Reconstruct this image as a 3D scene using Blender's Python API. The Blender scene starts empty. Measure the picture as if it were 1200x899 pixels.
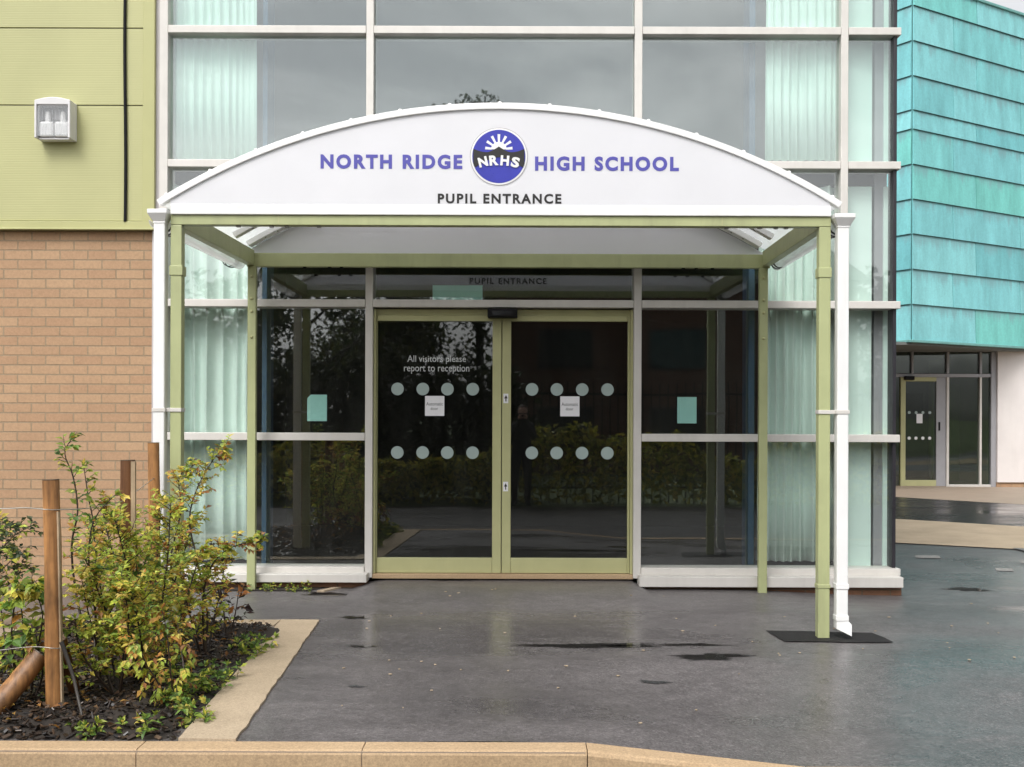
import bpy, math, random
from mathutils import Vector, Matrix, Quaternion
random.seed(11)
R = random.Random(5)
S = bpy.context.scene
COL = S.collection
PI = math.pi

# ------------------------------------------------------------------ camera maths (true depths, metres)
F, CX, CY, EYE, ROLL = 1300.0, 612.0, 487.0, 1.363, 0.0033
def P(px, py, Y):
    dx, dy = px - CX, py - CY
    dx, dy = dx + ROLL * dy, dy - ROLL * dx
    return Vector((dx * Y / F, Y, EYE - dy * Y / F))
def G(px, py):                       # point on level ground
    dx, dy = px - CX, py - CY
    dx, dy = dx + ROLL * dy, dy - ROLL * dx
    Y = F * EYE / dy
    return Vector((dx * Y / F, Y, 0))
YW = 8.84                            # plane of the school front
def WX(px, Y=YW): return (px - CX) * Y / F
def WZ(py, Y=YW): return EYE - (py - CY) * Y / F
def sstep(a, b, x):
    t = min(1, max(0, (x - a) / (b - a)))
    return t * t * (3 - 2 * t)

# ------------------------------------------------------------------ mesh building
OFF = {}
class MB:
    def __init__(s): s.v = []; s.f = []; s.sm = []; s.c = []; s.cur = None
    def add(s, vs, fs, smooth=False):
        o = len(s.v)
        s.v += [tuple(p) for p in vs]
        for f in fs:
            s.f.append(tuple(i + o for i in f)); s.sm.append(smooth); s.c.append(s.cur)
        return s
    def box(s, x0, x1, y0, y1, z0, z1):
        if x0 > x1: x0, x1 = x1, x0
        if y0 > y1: y0, y1 = y1, y0
        if z0 > z1: z0, z1 = z1, z0
        v = [(x0,y0,z0),(x1,y0,z0),(x1,y1,z0),(x0,y1,z0),(x0,y0,z1),(x1,y0,z1),(x1,y1,z1),(x0,y1,z1)]
        return s.add(v, [(0,3,2,1),(4,5,6,7),(0,1,5,4),(1,2,6,5),(2,3,7,6),(3,0,4,7)])
    def obox(s, o, ax, ay, az):          # box from a corner and three edge vectors
        o, ax, ay, az = map(Vector, (o, ax, ay, az))
        v = [o, o+ax, o+ax+ay, o+ay, o+az, o+ax+az, o+ax+ay+az, o+ay+az]
        return s.add(v, [(0,3,2,1),(4,5,6,7),(0,1,5,4),(1,2,6,5),(2,3,7,6),(3,0,4,7)])
    def prism(s, poly, d):               # planar polygon swept by vector d
        n = len(poly); d = Vector(d)
        a = [Vector(p) for p in poly]; b = [p + d for p in a]
        return s.add(a + b, [tuple(range(n - 1, -1, -1)), tuple(range(n, 2 * n))] +
                     [(i, (i + 1) % n, n + (i + 1) % n, n + i) for i in range(n)])
    def strip(s, A, B, d):               # band between polylines A and B, swept by d
        d = Vector(d); A = [Vector(p) for p in A]; B = [Vector(p) for p in B]
        n = len(A); v = A + B + [p + d for p in A] + [p + d for p in B]; fs = []
        for i in range(n - 1):
            fs += [(i, i+1, n+i+1, n+i), (2*n+i, 3*n+i, 3*n+i+1, 2*n+i+1),
                   (i, 2*n+i, 2*n+i+1, i+1), (n+i, n+i+1, 3*n+i+1, 3*n+i)]
        fs += [(0, n, 3*n, 2*n), (n-1, 3*n-1, 4*n-1, 2*n-1)]
        return s.add(v, fs)
    def tube(s, pts, rad, n=8, cap=True, wob=0):
        pts = [Vector(p) for p in pts]
        if not isinstance(rad, (list, tuple)): rad = [rad] * len(pts)
        vs, fs = [], []
        up = None
        for i, p in enumerate(pts):
            t = (pts[min(i+1, len(pts)-1)] - pts[max(i-1, 0)])
            if t.length < 1e-9: t = Vector((0, 0, 1))
            t.normalize()
            if up is None:
                up = Vector((1, 0, 0)) if abs(t.x) < .8 else Vector((0, 1, 0))
            a = (up - t * up.dot(t)).normalized(); b = t.cross(a); up = a
            for k in range(n):
                an = 2 * PI * k / n
                r = rad[i] * (1 + (wob * math.sin(3 * an + i * 1.3) if wob else 0))
                vs.append(p + (a * math.cos(an) + b * math.sin(an)) * r)
        for i in range(len(pts) - 1):
            for k in range(n):
                k2 = (k + 1) % n
                fs.append((i*n+k, i*n+k2, (i+1)*n+k2, (i+1)*n+k))
        s.add(vs, fs, True)
        if cap:
            m = len(pts) - 1
            s.add(vs[:n], [tuple(range(n-1, -1, -1))]); s.add(vs[m*n:], [tuple(range(n))])
        return s
    def disc(s, c, r, d, n=32, rx=None):        # disc facing -Y with thickness d
        c = Vector(c); rx = rx or r
        return s.prism([c + Vector((math.cos(2*PI*i/n)*rx, 0, math.sin(2*PI*i/n)*r)) for i in range(n)], (0, d, 0))
    def build(s, name, mat=None, parent=None, bevel=0, segs=2):
        m = bpy.data.meshes.new(name)
        off = OFF.get(parent.name, Vector((0,0,0))) if parent else Vector((0,0,0))
        m.from_pydata([tuple(Vector(p) - off) for p in s.v], [], s.f)
        m.polygons.foreach_set('use_smooth', s.sm)
        if any(c is not None for c in s.c):
            at = m.color_attributes.new('tint', 'FLOAT_COLOR', 'CORNER')
            buf = []
            for p, c in zip(s.f, s.c):
                c = c or (1, 1, 1); buf += [c[0], c[1], c[2], 1.0] * len(p)
            at.data.foreach_set('color', buf)
        m.update()
        o = bpy.data.objects.new(name, m); COL.objects.link(o)
        if parent: o.parent = parent
        OFF[o.name] = off
        if mat: m.materials.append(mat)
        if bevel:
            b = o.modifiers.new('bevel', 'BEVEL'); b.width = bevel; b.segments = segs
            b.limit_method = 'ANGLE'; b.angle_limit = math.radians(40)
        return o
def thing(name, loc, label, cat, group=None):
    o = bpy.data.objects.new(name, None); COL.objects.link(o); o.location = loc
    o.empty_display_size = .2
    OFF[o.name] = Vector(loc)
    return tag(o, label, cat, group)
def tag(o, label, cat, group=None, kind=None):
    o['label'] = label; o['category'] = cat
    if group: o['group'] = group
    if kind: o['kind'] = kind
    return o
def structure(o): o['kind'] = 'structure'; return o
def stuff(o, label, cat): return tag(o, label, cat, kind='stuff')

# ------------------------------------------------------------------ materials
def nodes(name):
    m = bpy.data.materials.new(name); m.use_nodes = True
    nt = m.node_tree
    for n in list(nt.nodes): nt.nodes.remove(n)
    out = nt.nodes.new('ShaderNodeOutputMaterial')
    return m, nt, out
def N(nt, t, **k):
    n = nt.nodes.new(t)
    for a, b in k.items(): setattr(n, a, b)
    return n
def L(nt, a, b): nt.links.new(a, b)
def noise(nt, vec, scale, detail=4, rough=.55, dist=0):
    n = N(nt, 'ShaderNodeTexNoise'); n.inputs['Scale'].default_value = scale
    n.inputs['Detail'].default_value = detail; n.inputs['Roughness'].default_value = rough
    n.inputs['Distortion'].default_value = dist
    if vec is not None: L(nt, vec, n.inputs['Vector'])
    return n
def ramp(nt, fac, stops):
    r = N(nt, 'ShaderNodeValToRGB'); e = r.color_ramp.elements
    while len(e) < len(stops): e.new(.5)
    for i, (p, c) in enumerate(stops):
        e[i].position = p; e[i].color = (*c, 1) if len(c) == 3 else c
    L(nt, fac, r.inputs['Fac']); return r
def g3(v): return (v, v, v)
def mixc(nt, fac, a, b, mode='MIX'):
    n = N(nt, 'ShaderNodeMix', data_type='RGBA', blend_type=mode)
    for sock, x in ((n.inputs[0], fac), (n.inputs[6], a), (n.inputs[7], b)):
        if hasattr(x, 'node'): L(nt, x, sock)
        elif isinstance(x, (tuple, list)): sock.default_value = (*x, 1)
        else: sock.default_value = x
    return n.outputs[2]
def coords(nt, scale=(1,1,1), kind='Object'):
    tc = N(nt, 'ShaderNodeTexCoord'); mp = N(nt, 'ShaderNodeMapping')
    mp.inputs['Scale'].default_value = scale
    L(nt, tc.outputs[kind], mp.inputs['Vector']); return mp.outputs['Vector']
def worldpos(nt, scale=(1,1,1)):
    g = N(nt, 'ShaderNodeNewGeometry'); mp = N(nt, 'ShaderNodeMapping')
    mp.inputs['Scale'].default_value = scale
    L(nt, g.outputs['Position'], mp.inputs['Vector']); return mp.outputs['Vector']
def bump(nt, h, strength, dist, bsdf):
    b = N(nt, 'ShaderNodeBump'); b.inputs['Strength'].default_value = strength
    b.inputs['Distance'].default_value = dist
    L(nt, h, b.inputs['Height']); L(nt, b.outputs['Normal'], bsdf.inputs['Normal']); return b
def paint(name, col, rough=.4, var=.12, scale=3, metal=0, grime=.0, gstretch=(1,1,.15), spec=.5, fine=0):
    """a painted / plastic / metal surface with mottling and streaky dirt"""
    m, nt, out = nodes(name); b = N(nt, 'ShaderNodeBsdfPrincipled')
    w = worldpos(nt); n = noise(nt, w, scale, 5)
    r = ramp(nt, n.outputs['Fac'], [(.3, tuple(c*(1-var) for c in col)), (.7, tuple(min(1, c*(1+var*.6)) for c in col))])
    c = r.outputs['Color']
    if grime:
        n2 = noise(nt, worldpos(nt, gstretch), 9, 6, .65)
        r2 = ramp(nt, n2.outputs['Fac'], [(.5, g3(0)), (.75, g3(grime))])
        c = mixc(nt, r2.outputs['Color'], c, (.16, .14, .10))
    L(nt, c, b.inputs['Base Color'])
    n3 = noise(nt, w, scale * 7, 4)
    mr = N(nt, 'ShaderNodeMapRange'); mr.inputs['To Min'].default_value = max(.02, rough - .1); mr.inputs['To Max'].default_value = rough + .12
    L(nt, n3.outputs['Fac'], mr.inputs['Value']); L(nt, mr.outputs['Result'], b.inputs['Roughness'])
    b.inputs['Metallic'].default_value = metal; b.inputs['Specular IOR Level'].default_value = spec
    if fine:
        n4 = noise(nt, w, 300, 3); bump(nt, n4.outputs['Fac'], fine, .002, b)
    L(nt, b.outputs['BSDF'], out.inputs['Surface']); return m
def glass(name, tint, r0, wavy=.0, dirt=.0):
    m, nt, out = nodes(name)
    lw = N(nt, 'ShaderNodeLayerWeight'); lw.inputs['Blend'].default_value = .5
    pw = N(nt, 'ShaderNodeMath', operation='POWER'); L(nt, lw.outputs['Facing'], pw.inputs[0]); pw.inputs[1].default_value = 5
    ma = N(nt, 'ShaderNodeMath', operation='MULTIPLY_ADD'); L(nt, pw.outputs[0], ma.inputs[0])
    ma.inputs[1].default_value = 1 - r0; ma.inputs[2].default_value = r0
    tr = N(nt, 'ShaderNodeBsdfTransparent'); tr.inputs['Color'].default_value = (*tint, 1)
    gl = N(nt, 'ShaderNodeBsdfGlossy'); gl.inputs['Roughness'].default_value = .015
    gl.inputs['Color'].default_value = (.95, .97, .98, 1)
    if wavy:
        n = noise(nt, worldpos(nt), 1.1, 1)
        b = N(nt, 'ShaderNodeBump'); b.inputs['Strength'].default_value = wavy; b.inputs['Distance'].default_value = .02
        L(nt, n.outputs['Fac'], b.inputs['Height']); L(nt, b.outputs['Normal'], gl.inputs['Normal'])
    mx = N(nt, 'ShaderNodeMixShader'); L(nt, ma.outputs[0], mx.inputs[0]); L(nt, tr.outputs[0], mx.inputs[1]); L(nt, gl.outputs[0], mx.inputs[2])
    last = mx.outputs[0]
    if dirt:
        df = N(nt, 'ShaderNodeBsdfDiffuse'); df.inputs['Color'].default_value = (.55, .55, .5, 1)
        n2 = noise(nt, worldpos(nt, (1, 1, .25)), 7, 6, .7)
        r2 = ramp(nt, n2.outputs['Fac'], [(.4, g3(dirt*.25)), (.8, g3(dirt))])
        m2 = N(nt, 'ShaderNodeMixShader'); L(nt, r2.outputs['Color'], m2.inputs[0]); L(nt, last, m2.inputs[1]); L(nt, df.outputs[0], m2.inputs[2]); last = m2.outputs[0]
    L(nt, last, out.inputs['Surface']); return m
def translucent(name, col, mixf=.5, rough=.3, trans=0.0, spec=.5):
    m, nt, out = nodes(name)
    b = N(nt, 'ShaderNodeBsdfPrincipled'); b.inputs['Roughness'].default_value = rough; b.inputs['Specular IOR Level'].default_value = spec
    n = noise(nt, worldpos(nt), 2.2, 4)
    r = ramp(nt, n.outputs['Fac'], [(.3, tuple(c*.96 for c in col)), (.7, col)])
    L(nt, r.outputs['Color'], b.inputs['Base Color'])
    t = N(nt, 'ShaderNodeBsdfTranslucent'); L(nt, r.outputs['Color'], t.inputs['Color'])
    mx = N(nt, 'ShaderNodeMixShader'); mx.inputs[0].default_value = mixf
    L(nt, b.outputs[0], mx.inputs[1]); L(nt, t.outputs[0], mx.inputs[2]); last = mx.outputs[0]
    if trans:
        tr = N(nt, 'ShaderNodeBsdfTransparent'); m2 = N(nt, 'ShaderNodeMixShader'); m2.inputs[0].default_value = trans
        L(nt, last, m2.inputs[1]); L(nt, tr.outputs[0], m2.inputs[2]); last = m2.outputs[0]
    L(nt, last, out.inputs['Surface']); return m
def brickmat(name, c1, c2, mortar, plane='XZ'):
    m, nt, out = nodes(name); b = N(nt, 'ShaderNodeBsdfPrincipled')
    w = worldpos(nt); sp = N(nt, 'ShaderNodeSeparateXYZ'); L(nt, w, sp.inputs[0]); cb = N(nt, 'ShaderNodeCombineXYZ')
    L(nt, sp.outputs['X' if plane == 'XZ' else 'Y'], cb.inputs[0]); L(nt, sp.outputs['Z'], cb.inputs[1])
    t = N(nt, 'ShaderNodeTexBrick'); t.offset = .5
    L(nt, cb.outputs[0], t.inputs['Vector']); t.inputs['Scale'].default_value = 1
    t.inputs['Brick Width'].default_value = .2235; t.inputs['Row Height'].default_value = .0762
    t.inputs['Mortar Size'].default_value = .0058; t.inputs['Mortar Smooth'].default_value = .25; t.inputs['Bias'].default_value = 0
    t.inputs['Color1'].default_value = (*c1, 1); t.inputs['Color2'].default_value = (*c2, 1); t.inputs['Mortar'].default_value = (*mortar, 1)
    n = noise(nt, w, 60, 5, .7); n2 = noise(nt, w, .9, 4)
    r = ramp(nt, n.outputs['Fac'], [(.25, g3(.82)), (.75, g3(1.1))])
    c = mixc(nt, 1.0, t.outputs['Color'], r.outputs['Color'], 'MULTIPLY')
    r2 = ramp(nt, n2.outputs['Fac'], [(.3, (.9, .88, .86)), (.7, (1.05, 1.04, 1.03))])
    c = mixc(nt, 1.0, c, r2.outputs['Color'], 'MULTIPLY')
    L(nt, c, b.inputs['Base Color']); b.inputs['Roughness'].default_value = .85
    inv = N(nt, 'ShaderNodeMath', operation='SUBTRACT'); inv.inputs[0].default_value = 1; L(nt, t.outputs['Fac'], inv.inputs[1])
    ad = N(nt, 'ShaderNodeMath', operation='MULTIPLY_ADD'); L(nt, n.outputs['Fac'], ad.inputs[0]); ad.inputs[1].default_value = .25; L(nt, inv.outputs[0], ad.inputs[2])
    bump(nt, ad.outputs[0], .9, .008, b)
    L(nt, b.outputs[0], out.inputs['Surface']); return m
def asphaltmat(name, lo, hi, r0, r1, warm=(1,.92,.92)):
    m, nt, out = nodes(name); b = N(nt, 'ShaderNodeBsdfPrincipled'); w = worldpos(nt)
    n1 = noise(nt, worldpos(nt, (.6, 1, 1)), 1.0, 7, .66, .7); n2 = noise(nt, w, 150, 2, .7); n3 = noise(nt, worldpos(nt, (.4, 1, 1)), .8, 6, .62, .5)
    n5 = noise(nt, w, 11, 6, .7); v = N(nt, 'ShaderNodeTexVoronoi'); v.inputs['Scale'].default_value = 95; L(nt, w, v.inputs['Vector'])
    r = ramp(nt, n1.outputs['Fac'], [(.32, tuple(lo*k for k in warm)), (.66, tuple(hi*k for k in warm))])
    r2 = ramp(nt, n2.outputs['Fac'], [(.3, g3(.6)), (.58, g3(1.0)), (.72, g3(1.5))])
    c = mixc(nt, 1.0, r.outputs['Color'], r2.outputs['Color'], 'MULTIPLY')
    sv = N(nt, 'ShaderNodeSeparateColor'); L(nt, v.outputs['Color'], sv.inputs[0])
    rv = ramp(nt, sv.outputs[0], [(0, g3(.72)), (.8, g3(1.05)), (.93, g3(1.1)), (.97, g3(1.35))])
    c = mixc(nt, 1.0, c, rv.outputs['Color'], 'MULTIPLY')
    r5 = ramp(nt, n5.outputs['Fac'], [(.28, g3(.74)), (.72, g3(1.18))])
    c = mixc(nt, 1.0, c, r5.outputs['Color'], 'MULTIPLY')
    wet = ramp(nt, n3.outputs['Fac'], [(.36, g3(0)), (.60, g3(1))])          # 0 = standing film of water, 1 = drained
    dark = ramp(nt, wet.outputs['Color'], [(0, g3(.72)), (1, g3(1.0))])
    c = mixc(nt, 1.0, c, dark.outputs['Color'], 'MULTIPLY')
    L(nt, c, b.inputs['Base Color'])
    mr = N(nt, 'ShaderNodeMapRange'); mr.inputs['To Min'].default_value = r0; mr.inputs['To Max'].default_value = r1
    L(nt, wet.outputs['Color'], mr.inputs['Value']); L(nt, mr.outputs['Result'], b.inputs['Roughness'])
    b.inputs['Specular IOR Level'].default_value = .32
    ad = N(nt, 'ShaderNodeMath', operation='MULTIPLY_ADD'); L(nt, n5.outputs['Fac'], ad.inputs[0]); ad.inputs[1].default_value = .7; L(nt, v.outputs['Distance'], ad.inputs[2])
    bm = bump(nt, ad.outputs[0], .2, .005, b)
    ms = N(nt, 'ShaderNodeMapRange'); ms.inputs['To Min'].default_value = .06; ms.inputs['To Max'].default_value = .30
    L(nt, wet.outputs['Color'], ms.inputs['Value']); L(nt, ms.outputs['Result'], bm.inputs['Strength'])
    L(nt, b.outputs[0], out.inputs['Surface']); return m
def watermat(name):
    m, nt, out = nodes(name); b = N(nt, 'ShaderNodeBsdfPrincipled'); b.inputs['Base Color'].default_value = (.022, .021, .020, 1); b.inputs['Roughness'].default_value = .05
    a = N(nt, 'ShaderNodeAttribute'); a.attribute_name = 'tint'; sp = N(nt, 'ShaderNodeSeparateColor'); L(nt, a.outputs['Color'], sp.inputs[0])
    n = noise(nt, worldpos(nt, (.6, 1, 1)), 22, 5, .65); ad = N(nt, 'ShaderNodeMath', operation='MULTIPLY_ADD'); L(nt, n.outputs['Fac'], ad.inputs[0]); ad.inputs[1].default_value = .8; L(nt, sp.outputs[0], ad.inputs[2])
    r = ramp(nt, ad.outputs[0], [(.55, g3(0)), (.95, g3(.92))]); t = N(nt, 'ShaderNodeBsdfTransparent'); mx = N(nt, 'ShaderNodeMixShader')
    L(nt, r.outputs['Color'], mx.inputs[0]); L(nt, t.outputs[0], mx.inputs[1]); L(nt, b.outputs[0], mx.inputs[2]); L(nt, mx.outputs[0], out.inputs['Surface']); return m
def stonemat(name, c1, c2, rough=.75, speck=220, wet=False):
    m, nt, out = nodes(name); b = N(nt, 'ShaderNodeBsdfPrincipled'); w = worldpos(nt)
    n1 = noise(nt, w, 2.2, 6, .65); n2 = noise(nt, w, speck, 3, .7)
    r = ramp(nt, n1.outputs['Fac'], [(.3, c1), (.7, c2)]); r2 = ramp(nt, n2.outputs['Fac'], [(.3, g3(.72)), (.7, g3(1.18))])
    L(nt, mixc(nt, 1.0, r.outputs['Color'], r2.outputs['Color'], 'MULTIPLY'), b.inputs['Base Color'])
    b.inputs['Roughness'].default_value = rough; bump(nt, n2.outputs['Fac'], .35, .003, b)
    L(nt, b.outputs[0], out.inputs['Surface']); return m
def leafmat(name, rough=.45, tr=.35):
    m, nt, out = nodes(name); a = N(nt, 'ShaderNodeAttribute'); a.attribute_name = 'tint'
    b = N(nt, 'ShaderNodeBsdfPrincipled'); L(nt, a.outputs['Color'], b.inputs['Base Color']); b.inputs['Roughness'].default_value = rough
    t = N(nt, 'ShaderNodeBsdfTranslucent'); L(nt, a.outputs['Color'], t.inputs['Color'])
    mx = N(nt, 'ShaderNodeMixShader'); mx.inputs[0].default_value = tr
    L(nt, b.outputs[0], mx.inputs[1]); L(nt, t.outputs[0], mx.inputs[2]); L(nt, mx.outputs[0], out.inputs['Surface']); return m
def woodmat(name, c1, c2, zs=.08):
    m, nt, out = nodes(name); b = N(nt, 'ShaderNodeBsdfPrincipled'); w = coords(nt, (1, 1, zs))
    n1 = noise(nt, w, 38, 6, .65, .4); n2 = noise(nt, coords(nt, (1, 1, .6)), 4, 5, .6)
    r = ramp(nt, n1.outputs['Fac'], [(.3, c1), (.68, c2)]); r2 = ramp(nt, n2.outputs['Fac'], [(.32, g3(.32)), (.6, g3(1.15))])
    L(nt, mixc(nt, 1.0, r.outputs['Color'], r2.outputs['Color'], 'MULTIPLY'), b.inputs['Base Color'])
    b.inputs['Roughness'].default_value = .5; bump(nt, n1.outputs['Fac'], .5, .004, b)
    L(nt, b.outputs[0], out.inputs['Surface']); return m
def coppermat(name):
    m, nt, out = nodes(name); b = N(nt, 'ShaderNodeBsdfPrincipled'); w = worldpos(nt)
    oi = N(nt, 'ShaderNodeObjectInfo')
    base = ramp(nt, oi.outputs['Random'], [(0, (.17, .49, .52)), (.35, (.26, .62, .64)), (.7, (.22, .57, .60)), (1, (.19, .58, .53))]).outputs['Color']
    n1 = noise(nt, worldpos(nt, (1, 1, .22)), 3.2, 7, .68); n2 = noise(nt, w, 26, 5, .7); n3 = noise(nt, worldpos(nt, (2.6, 2.6, .28)), 2.0, 5, .65)
    r1 = ramp(nt, n1.outputs['Fac'], [(.3, g3(.78)), (.7, g3(1.16))]); c = mixc(nt, 1.0, base, r1.outputs['Color'], 'MULTIPLY')
    r2 = ramp(nt, n2.outputs['Fac'], [(.3, g3(.9)), (.7, g3(1.08))]); c = mixc(nt, 1.0, c, r2.outputs['Color'], 'MULTIPLY')
    # streaks of bare weathered metal running down from each seam: fades with distance below the seam (attribute tint.r = 1 at the seam)
    a = N(nt, 'ShaderNodeAttribute'); a.attribute_name = 'tint'; sp = N(nt, 'ShaderNodeSeparateColor'); L(nt, a.outputs['Color'], sp.inputs[0])
    mu = N(nt, 'ShaderNodeMath', operation='MULTIPLY'); L(nt, n3.outputs['Fac'], mu.inputs[0]); L(nt, sp.outputs[0], mu.inputs[1])
    r3 = ramp(nt, mu.outputs[0], [(.36, g3(0)), (.50, g3(.6))]); c = mixc(nt, r3.outputs['Color'], c, (.20, .34, .37))
    L(nt, c, b.inputs['Base Color']); b.inputs['Roughness'].default_value = .62; b.inputs['Specular IOR Level'].default_value = .35
    n4 = noise(nt, w, 1.6, 2); bump(nt, n4.outputs['Fac'], .35, .03, b)
    L(nt, b.outputs[0], out.inputs['Surface']); return m
def claddingmat(name, col):
    m, nt, out = nodes(name); b = N(nt, 'ShaderNodeBsdfPrincipled'); w = worldpos(nt)
    n1 = noise(nt, w, 1.2, 5); r = ramp(nt, n1.outputs['Fac'], [(.3, tuple(c*.93 for c in col)), (.7, tuple(c*1.04 for c in col))])
    wv = N(nt, 'ShaderNodeTexWave', wave_type='BANDS', bands_direction='Z'); wv.inputs['Scale'].default_value = 11.5
    L(nt, w, wv.inputs['Vector'])
    rr = ramp(nt, wv.outputs['Fac'], [(0, g3(0)), (.25, g3(1)), (.75, g3(1)), (1, g3(0))])
    L(nt, r.outputs['Color'], b.inputs['Base Color']); b.inputs['Roughness'].default_value = .5
    bump(nt, rr.outputs['Color'], .16, .004, b); L(nt, b.outputs[0], out.inputs['Surface']); return m


M = dict(
    brick=brickmat('brick_buff', (.47, .31, .185), (.42, .262, .155), (.33, .25, .16)),
    plinth=brickmat('brick_plinth', (.30, .155, .09), (.24, .12, .07), (.2, .15, .1)),
    brick2=brickmat('brick_red', (.16, .075, .05), (.12, .06, .045), (.16, .13, .11)),
    clad=claddingmat('lime_cladding', (.43, .425, .205)),
    cladtrim=paint('lime_trim', (.42, .415, .19), .45, .06),
    lime=paint('lime_powder_coat', (.41, .44, .225), .42, .10, 4, grime=.25),
    limedoor=paint('lime_door_frame', (.46, .455, .235), .4, .07, 4, grime=.08),
    frame=paint('warm_white_frame', (.63, .605, .565), .42, .06, 5, grime=.12),
    white=paint('white_plastic', (.82, .82, .81), .32, .04, 5, grime=.08),
    whitewall=paint('white_render', (.72, .68, .66), .8, .06, 2, grime=.06, fine=.3),
    grey=paint('grey_aluminium', (.34, .34, .36), .42, .06, 5),
    lilac=paint('grey_flashing', (.50, .47, .47), .5, .08, 5),
    black=paint('black_plastic', (.008, .008, .009), .6, .2, 6, spec=.2),
    blackmet=paint('black_corner', (.022, .02, .026), .4, .2, 4),
    sign=translucent('opal_sign_panel', (.91, .91, .935), .33, .22),
    roof=translucent('opal_roof_sheet', (.90, .91, .92), .62, .25, .32),
    gut=translucent('opal_gutter', (.80, .80, .80), .4, .2, .5),
    navy=paint('sign_blue', (.085, .08, .38), .35, .05), navy2=paint('emblem_blue', (.036, .042, .38), .3, .12, 14),
    signblack=paint('sign_black', (.018, .016, .016), .35, .1), ring=paint('ring_grey', (.42, .40, .40), .35, .05),
    glasslow=glass('door_glass', (.60, .62, .60), .08, .06, .02),
    glass=glass('tinted_glass', (.93, .985, .965), .135, .06, .02),
    glasslo=glass('tinted_glass_brightened', (.975, .995, .985), .085, .06, .02),  # same glass as the upper panes, tint lightened to brighten the lower curtains
    glassfar=glass('far_glass', (.62, .70, .64), .06, .2, .02),
    dots=paint('frosted_dot', (.34, .42, .40), .6, .05), letter=paint('frosted_letter', (.50, .52, .52), .6, .05),
    paper=paint('white_paper', (.80, .80, .82), .7, .03), mint=paint('mint_paper', (.42, .78, .72), .8, .05), ink=paint('ink', (.10, .10, .11), .7, .1),
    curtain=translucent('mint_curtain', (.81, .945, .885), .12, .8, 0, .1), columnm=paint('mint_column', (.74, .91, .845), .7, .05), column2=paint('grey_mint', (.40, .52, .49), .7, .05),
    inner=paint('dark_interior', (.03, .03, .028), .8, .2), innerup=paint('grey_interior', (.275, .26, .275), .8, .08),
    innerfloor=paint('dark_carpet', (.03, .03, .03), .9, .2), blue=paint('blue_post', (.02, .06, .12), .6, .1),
    limewall=paint('lime_inner_wall', (.20, .25, .09), .7, .1), greyin=paint('grey_inner_wall', (.14, .15, .14), .8, .1),
    copper=coppermat('green_copper'), copperdark=paint('copper_underlay', (.03, .09, .09), .7, .2), copperlip=paint('copper_lip', (.17, .40, .38), .6, .15, 8),
    asphalt=asphaltmat('wet_asphalt', .125, .180, .18, .45), asphaltdark=asphaltmat('fresh_asphalt', .014, .022, .65, .8),
    asphaltwet=asphaltmat('dark_wet_asphalt', .018, .03, .1, .3), roadm=asphaltmat('road_asphalt', .035, .055, .4, .6),
    buff=stonemat('buff_concrete', (.36, .285, .195), (.48, .38, .265), .85, 130), kerb=stonemat('buff_kerb', (.41, .285, .165), (.49, .35, .21), .8, 110),
    tan=stonemat('tan_paving', (.30, .235, .18), (.36, .28, .21), .6), grass=stonemat('grass_ground', (.05, .075, .02), (.07, .10, .03), .9, 40),
    soil=stonemat('dark_soil', (.018, .014, .011), (.035, .027, .02), .95, 60),
    leaf=leafmat('leaf', .5, .45), mulch=leafmat('bark_chip', .35, 0), barkm=woodmat('stem_bark', (.02, .013, .010), (.05, .032, .02), .3), bark2=woodmat('tree_bark', (.03, .025, .02), (.07, .06, .05), .2),
    stake=woodmat('stake_timber', (.16, .07, .024), (.52, .25, .085)), stakecut=woodmat('stake_cut_face', (.36, .25, .15), (.50, .38, .25)), stakedark=woodmat('stake_dark', (.09, .035, .014), (.20, .085, .03)), staketop=woodmat('stake_top', (.10, .06, .035), (.20, .13, .08), 1),
    wire=paint('galvanised_wire', (.42, .40, .36), .4, .1, metal=.6),
    water=watermat('puddle_water'), fadedpaint=paint('faded_paint', (.26, .25, .235), .7, .3, 20), tile=paint('roof_tile', (.06, .04, .035), .8, .2), pane=paint('dark_pane', (.02, .022, .025), .08, .1),
    screw=paint('screw_metal', (.30, .29, .26), .4, .1, metal=.5), lampclear=glass('lamp_lens', (.93, .93, .93), .07), chrome=paint('lamp_reflector', (.80, .79, .78), .3, .05, 9), lampgrey=paint('lamp_housing', (.66, .65, .65), .45, .06),
    skin=paint('skin', (.50, .30, .22), .5, .06), coat=paint('dark_coat', (.02, .02, .025), .8, .15), trouser=paint('dark_trousers', (.03, .033, .045), .8, .15), hair=paint('brown_hair', (.06, .035, .02), .6, .2),
)

# ------------------------------------------------------------------ text helper
def text_mesh(body, x0, x1, z0, z1, y, depth=.0012, bold=.0, spacing=1.0, fitz=True):
    """built-in font turned into a mesh fitted to a box in the XZ plane facing -Y"""
    cu = bpy.data.curves.new('text', 'FONT'); cu.body = body; cu.offset = bold; cu.extrude = .02; cu.space_character = spacing; cu.resolution_u = 4
    o = bpy.data.objects.new('text', cu); COL.objects.link(o)
    dg = bpy.context.evaluated_depsgraph_get(); dg.update()
    me = o.evaluated_get(dg).to_mesh()
    vs = [v.co.copy() for v in me.vertices]; fs = [tuple(p.vertices) for p in me.polygons]
    o.evaluated_get(dg).to_mesh_clear(); bpy.data.objects.remove(o); bpy.data.curves.remove(cu)
    ax, bx = min(v.x for v in vs), max(v.x for v in vs); ay, by = min(v.y for v in vs), max(v.y for v in vs)
    sx = (x1 - x0) / (bx - ax); sy = (z1 - z0) / (by - ay) if fitz else sx
    out = [Vector((x0 + (v.x - ax) * sx, y - (v.z + .02) / .04 * depth, z0 + (v.y - ay) * sy)) for v in vs]
    return out, fs

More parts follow.
